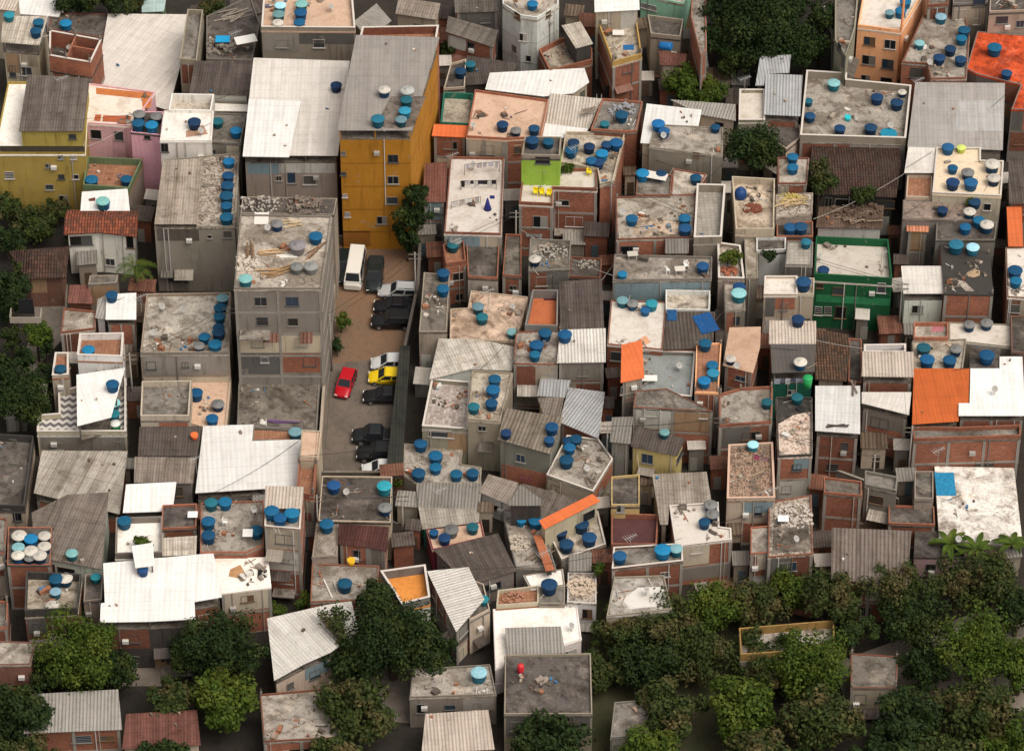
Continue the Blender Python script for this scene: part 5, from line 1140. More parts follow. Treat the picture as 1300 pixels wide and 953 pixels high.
TREES = [
 (968, 20, 68, 'largest dark leafy tree beside the dirt yard at the top', 8, 'leaf', .9), (925, 12, 40, 'dark tree crown on the dirt yard side of the largest dark tree', 7, 'leaf', .9), (990, 50, 46, 'darkest broad crown under the largest dark tree', 7, 'leaf', .9), (905, 48, 30, 'dark crown leaning over the narrow brick row', 6, 'leaf', .9), (1042, 20, 30, 'dark crown touching the unfinished grey building', 7, 'leaf', .9), (975, 88, 34, 'small dark crown behind the blue grey roofs', 5, 'leaf', .9), (920, -15, 40, 'dark crown cut by the top edge left of the rising crown', 8, 'leaf', .9), (1020, 62, 36, 'dark tree crown right of the largest dark tree above the walled terrace', 6, 'leaf', .8), (935, 70, 34, 'lower dark tree crown above the blue grey metal roof', 5, 'leaf', .8), (1010, -10, 45, 'dark tree crown rising at the very top edge', 8, 'leaf', .9),
 (868, 106, 30, 'light green ragged tree below the dirt yard', 4, 'leaf2', .7), (900, 118, 27, 'light green shrub tree right of the ragged tree', 3.4, 'leaf2', .7), (955, 184, 40, 'round bushy green tree beside the grey block house', 7, 'leaf', .9), (1040, 226, 26, 'round green bush beside the dark brown tile roof', 8.2, 'leaf3', 1.1), (1096, 247, 19, 'low dark bush on the dark brown tile roof edge', 7, 'leaf', .6),
 (523, 275, 26, 'tall leafy tree climbing the ochre tower', 6, 'leaf', 1.6), (517, 304, 23, 'low dark crown at the foot of the ochre tower tree', 3, 'leaf', 1.3), (527, 246, 20, 'upper dark crown of the ochre tower tree', 9, 'leaf', 1.2), (572, 62, 16, 'leafy bush behind the ochre tower', 3, 'leaf', .9), (98, 2, 30, 'dark tree at the top beside the white roof', 3.5, 'leaf', .8), (138, -2, 30, 'dark tree behind the great white roof', 3.8, 'leaf', .8), (170, 0, 24, 'dark tree left of the pale teal roof', 3.4, 'leaf3', .8), (268, 8, 22, 'thin dark tree above the cluttered yard', 5, 'leaf3', .8),
 (14, 262, 26, 'brownish shrub below the olive yellow house', 3, 'leaf3', .7), (45, 285, 30, 'overgrown bush on the slope below the olive wall', 2.2, 'leaf3', .5), (8, 300, 24, 'dark bush left of the hipped tile cottage', 3, 'leaf', .8), (14, 372, 28, 'dark leafy tree left of the hipped tile cottage', 5, 'leaf', 1.0), (46, 422, 22, 'slender green tree on the concrete path', 4, 'leaf2', 1.3), (22, 500, 42, 'big green tree above the yellowish house', 5, 'leaf', .9), (62, 478, 18, 'dark hedge beside the narrow balcony', 2.6, 'leaf', 1.0), (30, 330, 22, 'dark bush draped over the hipped tile cottage', 3.8, 'leaf3', .7), (72, 268, 22, 'brown green scrub at the foot of the olive wall', 2.0, 'leaf3', .5), (90, 300, 14, 'dark shrub touching the white tile roofed house', 2.5, 'leaf', .8), (10, 395, 22, 'low dark undergrowth on the left margin', 2, 'leaf', .9), (30, 455, 20, 'dark thicket between path and big green tree', 2.5, 'leaf', .9), (58, 440, 15, 'thin dark shrub on the right of the path', 2.5, 'leaf', 1.2), (-4, 470, 26, 'dark crown cut by the left margin', 4, 'leaf', .9), (44, 520, 24, 'lower fringe of the big green tree', 3.5, 'leaf', .8), (14, 428, 16, 'dark narrow bush by the left margin', 3.5, 'leaf', 1.3),
 (100, 826, 52, 'big round tree at the lower left', 5.5, 'leaf2', .85), (60, 845, 34, 'lower crown beside the big round tree', 4, 'leaf', .8), (140, 850, 34, 'right hand crown beside the big round tree', 4, 'leaf', .8), (110, 775, 18, 'small bush against the big white lower roof', 2.5, 'leaf', .8), (276, 812, 46, 'dark tree below the white painted rust roof', 6, 'leaf', .95), (250, 835, 36, 'lower left crown of the dark trees below the rust roof', 4, 'leaf', .8), (308, 838, 34, 'lower right crown of the dark trees below the rust roof', 4, 'leaf', .8),
 (476, 760, 30, 'dark crown next to the orange floored terrace', 6, 'leaf', .8), (498, 806, 62, 'largest dark tree at the bottom centre', 6, 'leaf', .85), (450, 838, 40, 'dark crown at the foot of the angular white roof', 4, 'leaf', .8), (545, 826, 36, 'dark crown left of the bottom centre white roof', 4, 'leaf', .8), (428, 793, 26, 'airy thin leaved tree over the angular white roof', 6, 'leaf3', .9),
 (388, 764, 14, 'small bright bush above the angular white roof', 2, 'leaf2', .8), (350, 772, 12, 'small green bush under the raw brick house', 2, 'leaf2', .8),
 (790, 800, 34, 'scrub tree right of the white flat roof', 3.5, 'leaf3', .75), (850, 790, 38, 'broad scrub tree below the washed grey roof', 4, 'leaf3', .7), (905, 770, 42, 'green scrub tree below the dirt mound', 3.5, 'leaf2', .7), (768, 852, 30, 'low scrub beside the red barrel roof', 2.4, 'leaf3', .8), (770, 806, 24, 'thin scrub right of the square grey sheet roof', 2.4, 'leaf3', .8), (1002, 818, 25, 'small crown hiding the front of the yellow parapet', 2.6, 'leaf3', .8), (962, 822, 28, 'olive crown at the left corner of the yellow parapet', 3, 'leaf3', .8), (820, 838, 42, 'dark scrub at the bottom right of the red barrel roof', 3.2, 'leaf', .75), (890, 832, 42, 'brownish scrub tree left of the yellow parapet yard', 3.4, 'leaf3', .75), (960, 768, 38, 'scrub tree behind the yellow parapet yard', 3.6, 'leaf3', .7), (1000, 745, 32, 'green bush above the yellow parapet yard', 3, 'leaf2', .7),
 (1060, 758, 42, 'large green tree under the ribbed brown roof', 4.5, 'leaf3', .8), (1030, 842, 50, 'glossy round tree in front of the yellow parapet yard', 4.5, 'leaf2', .85), (965, 848, 34, 'low dark tree left of the glossy round tree', 3, 'leaf3', .75), (1085, 800, 30, 'dark tree right of the yellow parapet yard', 4, 'leaf', .8), (1140, 750, 40, 'leafy tree at the corner of the ribbed brown roof', 4.5, 'leaf3', .8), (1165, 790, 40, 'large dark tree right of the mouldy slab', 4.5, 'leaf', .85), (1172, 846, 34, 'dark tree at the bottom of the lower right grove', 3.5, 'leaf', .8),
 (1215, 740, 36, 'green tree below the graffiti wall', 4, 'leaf3', .8), (1262, 735, 44, 'broad tree below the whitewashed slab roof', 4.2, 'leaf3', .8), (1292, 770, 34, 'tree crown on the lower right margin', 4, 'leaf', .8), (1245, 820, 54, 'brightest round tree in the bottom right corner', 5, 'leaf2', .85), (1296, 840, 40, 'bright tree cut by the right margin', 4.5, 'leaf2', .85),
 (1062, 628, 20, 'weedy shrub on the reddish dirt bank', 1.8, 'leaf2', .8), (924, 325, 17, 'bright green planter bush on the triangular terrace', 'BM1', 'leaf2', .6), (978, 322, 13, 'dark potted shrub in the planted yard', 'BK1', 'leaf', .8), (433, 408, 12, 'creeper bush by the apartment house wall', 1.5, 'leaf2', 1.2), (428, 440, 10, 'small shrub at the car park edge', 1.3, 'leaf', 1.2), (706, 216, 8, 'leafy planter below the lime green block', 'M1', 'leaf', .7), (722, 213, 8, 'planter row beside the lime green block', 'M1', 'leaf2', .6), (1232, 255, 8, 'tiny green plant on the plain brown roof', 'AY', 'leaf2', .6), (183, 690, 14, 'wild green plant on the white patio', 'B2', 'leaf2', .6), (760, 722, 9, 'yellow green bush by the broken tile roof', 4.3, 'leaf2', 1.2), (505, 605, 12, 'weeds along the car park wall', 2, 'leaf2', 1.0), (1000, 855, 30, 'dark crown under the glossy round tree', 2.5, 'leaf', .7),
]
for t in TREES:
    x, y, r, lab, hc, m, sq = t
    big = r > 24
    airy = 'airy' in lab
    tree(x, y, r, lab, hc, m, sq, dens=.35 if airy else (1.0 if big else 1.25), leaf=.27 if big else .23, name='tree' if ('tree' in lab or 'crown' in lab) else 'shrub', cat='tree' if ('tree' in lab or 'crown' in lab) else 'shrub')
# the slope goes on below the photograph's edge: a green belt
BELT = [(20, 905, 46, 'long pale stained roof'), (215, 885, 34, 'worn path'), (285, 890, 44, 'tall raw brick house'), (455, 900, 46, 'pale path'), (700, 945, 44, 'black flat roof'), (850, 900, 44, 'brownish scrub tree'), (940, 905, 46, 'low dark tree'), (1040, 920, 50, 'glossy round tree'), (1150, 912, 44, 'lower right grove'), (1240, 905, 50, 'brightest round tree'), (820, 960, 40, 'grey scrub roof'), (960, 965, 44, ''), (1120, 970, 44, ''), (1200, 968, 46, ''), (1285, 965, 46, ''), (30, 965, 42, ''), (200, 965, 36, ''), (420, 965, 36, '')]
n_ = 0
for i, (x, y, r, near) in enumerate(BELT):
    if near: lab = f'dark belt tree at the bottom edge, standing below the {near}'
    else: lab = f"dark crown cut by the bottom edge, {['third', 'fourth', 'fifth', 'sixth', 'first', 'second', 'middle'][n_]} from the left among those cut crowns"; n_ += 1
    tree(x, y, r, lab, 4.2, ('leaf', 'leaf3', 'leaf2', 'leaf3')[i % 4], .8, leaf=.36)
# ---------------------------------------------------------------- palms and banana plants
def fronds(px, py, hc, n, length, width, droop, label, name, cat, mat='leaf2', trunk=True):
    rng = random.Random(int(px)); C = at(px, py, hc); g = ground(C.x, C.y); root = empty(name, (C.x, C.y, g), label, cat)
    for i in range(n):
        q = MB(); a = 2*math.pi*i/n+rng.uniform(-.2, .2); el = rng.uniform(.2, 1.0); L = length*rng.uniform(.8, 1.1)
        d = Vector((math.cos(a), math.sin(a), 0)); s = Vector((-d.y, d.x, 0)); pts = []
        for k in range(7):
            t = k/6; pts.append(C+d*(L*t*math.cos(el*.6))+Vector((0, 0, L*(math.sin(el)*t-droop*t*t))))
        for k in range(6):
            w0, w1 = width*math.sin(math.pi*min(1, (k+.35)/6.5))+.03, width*math.sin(math.pi*min(1, (k+1.35)/6.5))*.95+.03
            for sg in (-1, 1):
                if trunk:     # feathery: separate leaflets
                    for m in range(3):
                        p0 = pts[k].lerp(pts[k+1], m/3); p1 = pts[k].lerp(pts[k+1], (m+.7)/3)
                        tip = p0+s*sg*w0+d*.12+Vector((0, 0, -.1)); q.face([p0, p1, tip])
                else:
                    q.face([pts[k], pts[k+1], pts[k+1]+s*sg*w1+Vector((0, 0, .08)), pts[k]+s*sg*w0+Vector((0, 0, .08))])
        q.build('frond', MT[mat], root)
    q = MB(); q.bar((C.x, C.y, g-.2), (C.x, C.y, C.z), .25 if trunk else .18); q.build('trunk', MT['bark'], root)
fronds(171, 338, 5.5, 14, 2.4, .55, .75, 'feathery palm tree beside the white tile roofed house', 'palm_tree', 'palm tree')
fronds(1205, 690, 3.2, 9, 2.6, .3, .55, 'big leaved banana plant before the graffiti wall', 'banana_plant', 'banana plant', 'leaf2', False)
fronds(1240, 697, 3.4, 9, 2.3, .3, .5, 'banana plant along the front of the whitewashed slab roof', 'banana_plant', 'banana plant', 'leaf2', False)
fronds(1285, 690, 3.6, 9, 2.4, .3, .5, 'banana plant near the right margin by the whitewashed slab', 'banana_plant', 'banana plant', 'leaf2', False)
fronds(792, 108, 2.5, 8, 1.5, .3, .6, 'broad leaved plant under the ochre walled terrace', 'banana_plant', 'banana plant', 'leaf2', False)
# ---------------------------------------------------------------- small things on roofs
def spot(px, py, hid=None):
    b = H[hid] if hid else (host_at(px, py) or min((q for q in H.values() if q.kind in 'FS'), key=lambda q: (px-q.cx)**2+(py-q.cy)**2))
    P = on_plane(px, py, b.floor_z if b.kind == 'F' else b.z-b.yref*b.tilt, b.tilt if b.kind == 'S' else 0)
    return P+Vector((0, 0, .004)), b
CHAIR = None
def chair(px, py, col, label, rz=0.0, hid=None, group=None):
    global CHAIR
    P, b = spot(px, py, hid); e = empty('plastic_chair', P, label, 'chair', group, rz); del e['_loc']
    if CHAIR is None:
        q = MB(); q.box((0, 0, .42), .48, .46, .05); seat = q.build('seat', MT['plain'])
        q = MB(); q.prism([(-.24, .2), (.24, .2), (.26, .27), (-.26, .27)], .46, .9, bottom=True); back = q.build('backrest', MT['plain'])
        q = MB(); q.bar((0, 0, 0), (0, 0, .42), .06); leg = q.build('leg', MT['plain']); q = MB(); q.bar((0, -.2, .64), (0, .22, .66), .07, .05); arm = q.build('armrest', MT['plain'])
        CHAIR = [o.data for o in (seat, back, leg, arm)]; [bpy.data.objects.remove(o) for o in (seat, back, leg, arm)]
    link('seat', CHAIR[0], e, col); link('backrest', CHAIR[1], e, col)
    for sx in (-.2, .2):
        for sy in (-.19, .2): l = link('leg', CHAIR[2], e, col); l.location = (sx, sy, 0)
        a = link('armrest', CHAIR[3], e, col); a.location = (sx*1.25, 0, 0)
YEL, WHT = (.78, .62, .015), (.74, .72, .68)
chair(680, 247, YEL, 'leftmost of three yellow plastic chairs below the lime green wall', 0, 'M1'); chair(688, 248, YEL, 'middle one of three yellow plastic chairs below the lime green wall', .1, 'M1'); chair(697, 249, YEL, 'rightmost of three yellow plastic chairs below the lime green wall', -.1, 'M1')
chair(748, 222, YEL, 'single yellow chair on the pale terrace right of the lime wall', 1.2, 'M1')
chair(871, 340, WHT, 'white plastic chair upright on the wide stained terrace', .3, 'AL'); chair(847, 346, WHT, 'white plastic chair beside a table on the stained terrace', 2, 'AL'); chair(323, 652, WHT, 'white plastic chair on the messy concrete terrace', .4, 'VD'); chair(286, 666, WHT, 'low white seat in the middle of the messy concrete terrace', 1.4, 'VD')
def table(px, py, col, label, hid=None):
    P, b = spot(px, py, hid); e = empty('table', P, label, 'table'); q = MB(); q.box((P.x, P.y, P.z+.68), 1.1, .8, .06, .1); q.build('tabletop', MT['plain'], e, col)
    for sx in (-.4, .4):
        for sy in (-.28, .28): q = MB(); q.box((P.x+sx, P.y+sy, P.z), .06, .06, .68); q.build('leg', MT['plain'], e, col)
table(863, 347, (.6, .55, .48), 'pale square table on the wide stained terrace', 'AL'); table(803, 328, (.5, .46, .4), 'white folding table at the back of the wide stained terrace', 'AL')
def dish(px, py, label, r=.33, hid=None):
    P, b = spot(px, py, hid); e = empty('satellite_dish', P, label, 'satellite dish', None, random.uniform(-.5, .9)); del e['_loc']
    vs, fs = [(0, 0, 0)], []; n = 14
    for j, rr in enumerate((.5, 1.0)):
        for i in range(n): t = 2*math.pi*i/n; vs.append((rr*r*math.cos(t), rr*r*math.sin(t)*1.08, rr*rr*.2*r*1.6))
    for i in range(n): fs.append([0, 1+i, 1+(i+1) % n]); fs.append([1+i, 1+n+i, 1+n+(i+1) % n, 1+(i+1) % n])
    me = mesh_of('reflector', vs, fs, MT['plain'], True); o = link('reflector', me, e, (.40, .385, .36)); o.location = (0, 0, .75); o.rotation_euler = (.75, 0, .4)
    q = MB(); q.bar((0, 0, 0), (0, 0, .8), .05); q.build('mast', MT['plain'], e, (.3, .3, .3)); q = MB(); q.bar((0, 0, 0), (0, 0, .5), .04); a = q.build('feed_arm', MT['plain'], e, (.3, .3, .3)); a.location = (0, 0, .75); a.rotation_euler = (.75, 0, .4)
for px, py, hid in [(206, 395, 'C1'), (195, 428, 'C1'), (232, 398, 'C1'), (340, 295, 'F3'), (600, 215, 'Q1'), (842, 178, 'AP2'), (1130, 165, 'AR'), (1180, 85, 'AU'), (935, 470, 'AF'), (650, 395, 'R1'), (745, 600, 'V1'), (440, 630, 'VA'), (1216, 690, 'BE'), (1040, 330, 'BL'), (790, 275, 'AN'), (600, 165, 'N2'), (420, 15, 'F0'), (255, 172, 'E0'), (862, 470, 'AG'), (1010, 690, 'AB'), (820, 755, 'Z1'), (1262, 500, 'BD'), (725, 800, 'Y4')]:
    dish(px, py, f'white satellite dish on the {H[hid].short}'+('' if hid != 'C1' else (', by tanks' if px == 232 else (', near back' if py == 395 else ', left edge'))), hid=hid)
def antenna(px, py, label, hid, hgt=2.2):
    P, b = spot(px, py, hid); e = empty('aerial', P, label, 'aerial'); q = MB(); q.bar(P, P+Vector((0, 0, hgt)), .05); q.build('mast', MT['plain'], e, (.35, .34, .32))
    q = MB(); c = P+Vector((0, 0, hgt-.1)); d = Vector((.8, .5, 0)).normalized(); s = Vector((-d.y, d.x, 0)); q.bar(c-d*.7, c+d*.7, .035)
    for k in range(6): p = c+d*(-.65+k*.26); w = .5-.05*k; q.bar(p-s*w, p+s*w, .025)
    q.build('boom', MT['plain'], e, (.45, .44, .42))
for px, py, hid in [(945, 118, 'AQ3'), (80, 118, 'A5'), (250, 600, 'B5'), (800, 700, 'Z2'), (1118, 340, 'BL'), (980, 640, 'AB'), (330, 650, 'VD'), (730, 205, 'M2'), (560, 640, 'T7'), (1190, 590, 'BD2'), (575, 215, 'Q1'), (620, 388, 'R1'), (180, 395, 'L2b'), (300, 60, 'X03'), (1165, 120, 'AX'), (860, 262, 'AN'), (690, 720, 'X1')]:
    antenna(px, py, f'thin television aerial on the {H[hid].short}', hid)
def planks(px, py, n, L, ang, spread, label, hid=None, col=(.34, .21, .11), name='plank_pile'):
    P, b = spot(px, py, hid); rng = random.Random(int(px*7+py)); e = empty(name, P, label, 'timber')
    for i in range(n):
        a = ang+rng.uniform(-.3, .3); l = L*rng.uniform(.5, 1.1); x, y = P.x+rng.uniform(-spread, spread), P.y+rng.uniform(-spread*.6, spread*.6); d = Vector((math.cos(a), math.sin(a), 0))*l/2; z = P.z+.05+.05*(i % 4)
        q = MB(); f = rng.uniform(.6, 1.4); q.bar((x-d.x, y-d.y, z), (x+d.x, y+d.y, z+rng.uniform(-.01, .1)), .16, .05); q.build('plank', MT['wood'], e, tuple(c*f for c in col))
planks(352, 345, 18, 2.6, .3, 1.2, 'scattered pile of planks in the middle of the timber strewn roof', 'F3'); planks(345, 322, 9, 2.4, .05, .7, 'stack of straight boards behind the scattered planks', 'F3', (.5, .34, .2)); planks(318, 320, 6, 3.2, 1.75, .5, 'long poles along the edge of the timber strewn roof', 'F3', (.2, .12, .07)); planks(400, 318, 3, 2.8, .75, .3, 'broad brown boards leaning by the blue tank on the timber strewn roof', 'F3', (.24, .14, .08)); planks(370, 284, 9, 1.6, 0, .9, 'pale offcuts at the back of the timber strewn roof', 'F3', (.55, .42, .26))
planks(1005, 256, 20, 2.0, .2, 1.2, 'heap of bleached timber on the littered roof', 'BK2', (.44, .32, .19)); planks(1084, 492, 3, 2.6, 1.57, .15, 'two long battens lying across the shiny white roof', 'BG', (.16, .12, .10)); planks(1062, 541, 3, 2.8, .05, .15, 'dark planks along the front of the shiny white roof', 'BG', (.10, .08, .07)); planks(680, 706, 9, 1.5, .6, .7, 'broken boards in the rubble terrace', 'X1', (.2, .15, .11)); planks(420, 745, 2, 2.6, 1.9, .5, 'two white battens on the long grey slab', 'VC', (.6, .57, .52)); planks(960, 602, 2, 3.2, .75, .1, 'long pole leaning over the brick chippings', 'AC', (.4, .3, .2)); planks(750, 140, 5, 2.0, .5, .5, 'grey planks on the junk covered dirty roof', 'N7', (.2, .16, .13)); planks(1090, 275, 12, 1.8, .3, 2.2, 'scrap timber on the rusted junk roof', 'AS2', (.24, .18, .13)); planks(360, 536, 4, 3.5, .12, .2, 'purple painted poles on the blackened roof', 'F4', (.16, .09, .20)); planks(300, 20, 12, 2.4, .6, 1.5, 'heap of old boards in the cluttered yard at the top', 'X03', (.26, .22, .18))
def board(px, py, sx, sy, col, label, hid=None, ang=0.0, lift=.0, name='panel', cat='panel', mat='plain', tilt=.06):
    P, b = spot(px, py, hid); e = MB(); ca, sa = math.cos(ang), math.sin(ang); z = P.z+lift
    c = [(-sx/2, -sy/2), (sx/2, -sy/2), (sx/2, sy/2), (-sx/2, sy/2)]; poly = [(P.x+x*ca-y*sa, P.y+x*sa+y*ca) for x, y in c]
    base_ = b.top if b.kind == 'S' else (lambda x, y: z)
    e.prism(poly, lambda x, y: base_(x, y)+lift+.012+(y-P.y)*tilt*0, lambda x, y: base_(x, y)+lift+.05, bottom=True)
    o = e.build(name, MT[mat], None, col); tag(o, label, cat)
board(332, 277, 1.5, 1.9, (.75, .68, .62), 'white door panel lying on the timber strewn roof', 'F3'); board(364, 325, 2.2, .5, (.72, .68, .62), 'white plank panel among the timber on the roof', 'F3'); board(283, 55, 1.6, 1.2, (.01, .32, .62), 'bright blue shallow box in the cluttered yard', 'X03', lift=.3); board(313, 68, 2.4, 1.4, (.74, .72, .68), 'white loose sheet at the edge of the huge pale roof', 'X03', .3, 1.0)
board(994, 663, 1.1, .9, (.78, .78, .78), 'white square panel on the pale rubble roof', 'AB', lift=.3); board(798, 60, 1.2, .9, (.02, .12, .30), 'blue board lying on the ochre walled terrace', 'K5'); board(785, 45, 1.3, .9, (.72, .68, .62), 'white mattress on the ochre walled terrace', 'K5', lift=.2); board(1200, 614, 2.0, 3.4, (.03, .30, .55), 'crumpled blue tarpaulin on the whitewashed slab roof', 'BE', name='tarpaulin', cat='tarpaulin', mat='cloth'); board(896, 410, 2.0, 2.8, (.015, .10, .30), 'blue tarpaulin over the right side of the dark ribbed roof', 'AJ', .35, .02, 'tarpaulin', 'tarpaulin', 'cloth'); board(853, 400, 1.0, 1.6, (.015, .10, .26), 'blue tarpaulin corner at the back of the dark ribbed roof', 'AJ', 0, .02, 'tarpaulin', 'tarpaulin', 'cloth')
board(822, 485, 2.0, .9, (.8, .77, .72), 'white slab panel on the corner of the slate floored terrace', 'AG', lift=.3); board(833, 230, 2.4, 1.2, (.66, .62, .56), 'tilted white rack on the dingy roof', 'AO2', -.3, .4); board(625, 250, .5, .5, (.02, .03, .2), 'folded blue cloth on the laundry terrace', 'Q1', mat='cloth'); board(1182, 455, .1, .1, (.7, .3, .12), 'orange scrap beside the open tanks', 'BB'); board(840, 585, 2.3, .9, (.55, .42, .2), 'cream parapet slab below the charcoal ribbed roof', 'AH2', 0, -.6) if False else None
board(245, 658, 1.0, .9, (.82, .8, .78), 'white square cover on the small brick shed roof', 'B7', lift=.3); board(315, 685, 1.0, 1.1, (.8, .78, .75), 'white cover panel on the messy concrete terrace', 'VD', lift=.5); board(333, 728, .9, 1.1, (.012, .012, .012), 'dark skylight hatch in the white painted rust roof', 'VF', lift=.03); board(1274, 568, .1, .1, (.3, .3, .3), 'grey scrap on the brick balcony wall', 'BD2')
# rust, paint and other patches belong to their roofs
def patch(hid, pts, col, name='rust_patch', mat='clean'):
    b = H[hid]; q = MB(b.ang); z = b.floor_z if b.kind == 'F' else None
    P = [on_plane(x, y, z if z is not None else b.z-b.yref*b.tilt, 0 if z is not None else b.tilt) for x, y in pts]; P = [p+Vector((0, 0, .006)) for p in P]
    if area2([(p.x, p.y) for p in P]) < 0: P.reverse()
    q.face(P); q.build(name, MT[mat], b.root, col)
patch('P1', [(122, 111), (194, 118), (191, 136), (181, 138), (180, 125), (122, 119)], (.52, .17, .05)); patch('P1', [(121, 145), (129, 145), (127, 154), (119, 153)], (.46, .12, .05)); patch('P1', [(131, 146), (167, 147), (164, 156), (130, 154)], (.46, .12, .05))
patch('AZ', [(1227, 346), (1236, 341), (1244, 343), (1244, 349), (1236, 352), (1229, 350)], (.42, .30, .18), 'round_patch'); patch('AZ', [(1212, 354), (1225, 357), (1237, 369), (1226, 369)], (.42, .37, .32), 'pale_stain', 'slab'); patch('AK', [(808, 432), (820, 425), (826, 434), (815, 439)], (.66, .34, .19), 'pink_stain'); patch('BA2', [(1184, 410), (1198, 410), (1198, 420), (1182, 421)], (.42, .16, .18), 'pink_stain'); patch('VF', [(292, 722), (305, 716), (311, 726), (308, 734), (290, 731)], (.48, .27, .13)); patch('AX', [(1216, 128), (1273, 127), (1272, 166), (1212, 166)], (.45, .44, .43), 'newer_sheets', 'metal'); patch('H1', [(496, 122), (541, 122), (525, 160), (505, 163), (476, 161)], (.20, .165, .14), 'tank_deck', 'slab')
patch('E0', [(236, 166), (258, 158), (264, 170), (236, 174)], (.42, .25, .17)); patch('AB', [(982, 670), (1026, 664), (1029, 698), (980, 702)], (.17, .145, .12), 'bare_slab', 'slab'); patch('AD', [(987, 506), (1028, 506), (1029, 522), (1008, 526), (987, 538)], (.055, .05, .045), 'bare_slab', 'slab'); patch('AN', [(806, 274), (862, 282), (860, 297), (803, 298)], (.56, .44, .33), 'fresh_screed', 'slab'); patch('Z1', [(790, 760), (810, 745), (842, 744), (846, 768), (800, 772)], (.66, .63, .58), 'white_wash', 'clean'); patch('G2', [(112, 252), (121, 250), (121, 255), (113, 255)], (.14, .04, .03))
patch('R2', [(690, 368), (707, 369), (707, 381), (690, 381)], (.10, .02, .02), 'dark_corner')  # darker red patch on the back corner of the terrace floor
# laundry
def laundry(a, c, z, n, label, hid, cols):
    P, b = spot(*a, hid); Q, _ = spot(*c, hid); e = empty('clothes_line', P, label, 'laundry'); rng = random.Random(int(a[0])); up = Vector((0, 0, z))
    q = MB(); q.bar(P+up, Q+up, .025); q.build('line', MT['cable'], e)
    for p in (P, Q): q = MB(); q.bar(p, p+up, .06); q.build('post', MT['wood'], e, (.2, .15, .1))
    d = (Q-P).normalized()
    for i in range(n):
        t = (i+.5)/n; p = P.lerp(Q, t)+up; w, h = rng.uniform(.2, .4), rng.uniform(.5, .95); q = MB()
        s = Vector((-d.y, d.x, 0))*rng.uniform(-.1, .1); q.face([p-d*w, p+d*w, p+d*w*rng.uniform(.7, 1)+Vector((0, 0, -h))+s, p-d*w*rng.uniform(.7, 1)+Vector((0, 0, -h))+s]); q.build('garment', MT['cloth'], e, cols[i % len(cols)])
W_ = (.72, .70, .68); laundry((585, 241), (630, 240), 1.3, 8, 'clothes line of black socks and white shirts on the laundry terrace', 'Q1', [(.02, .02, .02), W_, (.02, .02, .03), W_, (.03, .03, .05)]); laundry((590, 222), (634, 218), 1.5, 6, 'clothes line of pale sheets at the back of the laundry terrace', 'Q1', [(.6, .58, .66), W_, (.5, .45, .45), (.62, .6, .66)]); laundry((573, 265), (610, 258), 1.0, 4, 'low rail of white towels on the laundry terrace', 'Q1', [W_, (.5, .46, .42)])
laundry((984, 478), (1030, 477), -.2, 7, 'row of grey blue laundry under the matt black roof', 'BI', [(.4, .44, .5), (.2, .2, .25), (.5, .5, .52), (.12, .14, .2)]); laundry((955, 590), (975, 596), 1.6, 2, 'pink cloth hung on the brick chippings terrace', 'AC', [(.62, .14, .24), (.55, .3, .33)])
# loose things with a body of their own
def lathe_thing(name, cat, label, px, py, prof, col, hid=None, mat='plain', rot=None, lid=None):
    P, b = spot(px, py, hid); e = empty(name, P, label, cat); del e['_loc']; o = link('body', mesh_of('body', *revolve(prof, 14), MT[mat], True), e, col)
    if lid: l = link('lid', mesh_of('lid', *revolve([(prof[-1][0]*1.04, prof[-1][1]+.002), (prof[-1][0]*1.04, prof[-1][1]+.05), (.1, prof[-1][1]+.09)], 14), MT[mat], True), e, lid)
    if rot: e.rotation_euler = rot; e.location.z += .45
BAR = [(.3, 0), (.34, .1), (.34, .8), (.28, .9)]
lathe_thing('barrel', 'barrel', 'red barrel on the black flat roof at the bottom centre', 661, 852, BAR, (.55, .02, .03), 'Y5', lid=(.6, .04, .04)); lathe_thing('barrel', 'barrel', 'blue drum wrapped in tarpaulin on the sandy walled yard', 940, 250, [(.6, 0), (.7, .2), (.62, .9), (.3, 1.2)], (.012, .05, .17), 'BK', lid=(.02, .06, .2)); lathe_thing('barrel', 'barrel', 'blue barrel lying in the dirt yard', 843, 62, [(.4, -.5), (.46, -.3), (.46, .7), (.4, .9)], (.01, .13, .36), 'K7', rot=(1.4, 0, 1.2)); lathe_thing('bucket', 'bucket', 'yellow bucket on the long grey slab', 446, 716, [(.3, 0), (.42, .7)], (.75, .42, .02), 'VC'); lathe_thing('bucket', 'bucket', 'orange bucket at the end of the dark patched roof', 247, 556, [(.3, 0), (.4, .6)], (.75, .16, .04), 'B6'); lathe_thing('bin', 'bin', 'tall green bin beside the matt black roof', 1025, 490, [(.42, 0), (.5, 1.2)], (.02, .30, .08), 'BI', lid=(.02, .34, .1)); lathe_thing('bin', 'bin', 'green box bin beside the zigzag tiled terrace', 147, 545, [(.5, 0), (.55, .9)], (.02, .14, .05), 'L4', lid=(.7, .7, .66)); lathe_thing('tyre', 'tyre', 'old tyre on the charcoal walled gravel roof', 1016, 519, [(.4, 0), (.46, .1), (.4, .2)], (.02, .02, .02), 'AD'); lathe_thing('paddling_tub', 'tub', 'half hidden blue tub on the brick wall below the walled terrace', 1128, 172, [(.7, 0), (.95, .35)], (.01, .22, .34), 'AR'); lathe_thing('bucket', 'bucket', 'turquoise bucket in the middle of the walled concrete terrace', 1076, 152, [(.3, 0), (.36, .5)], (.02, .5, .55), 'AR')
lathe_thing('parasol', 'parasol', 'folded dark blue parasol on the laundry terrace', 619, 265, [(.45, 0), (.3, .5), (.08, 1.5)], (.015, .02, .16), 'Q1')
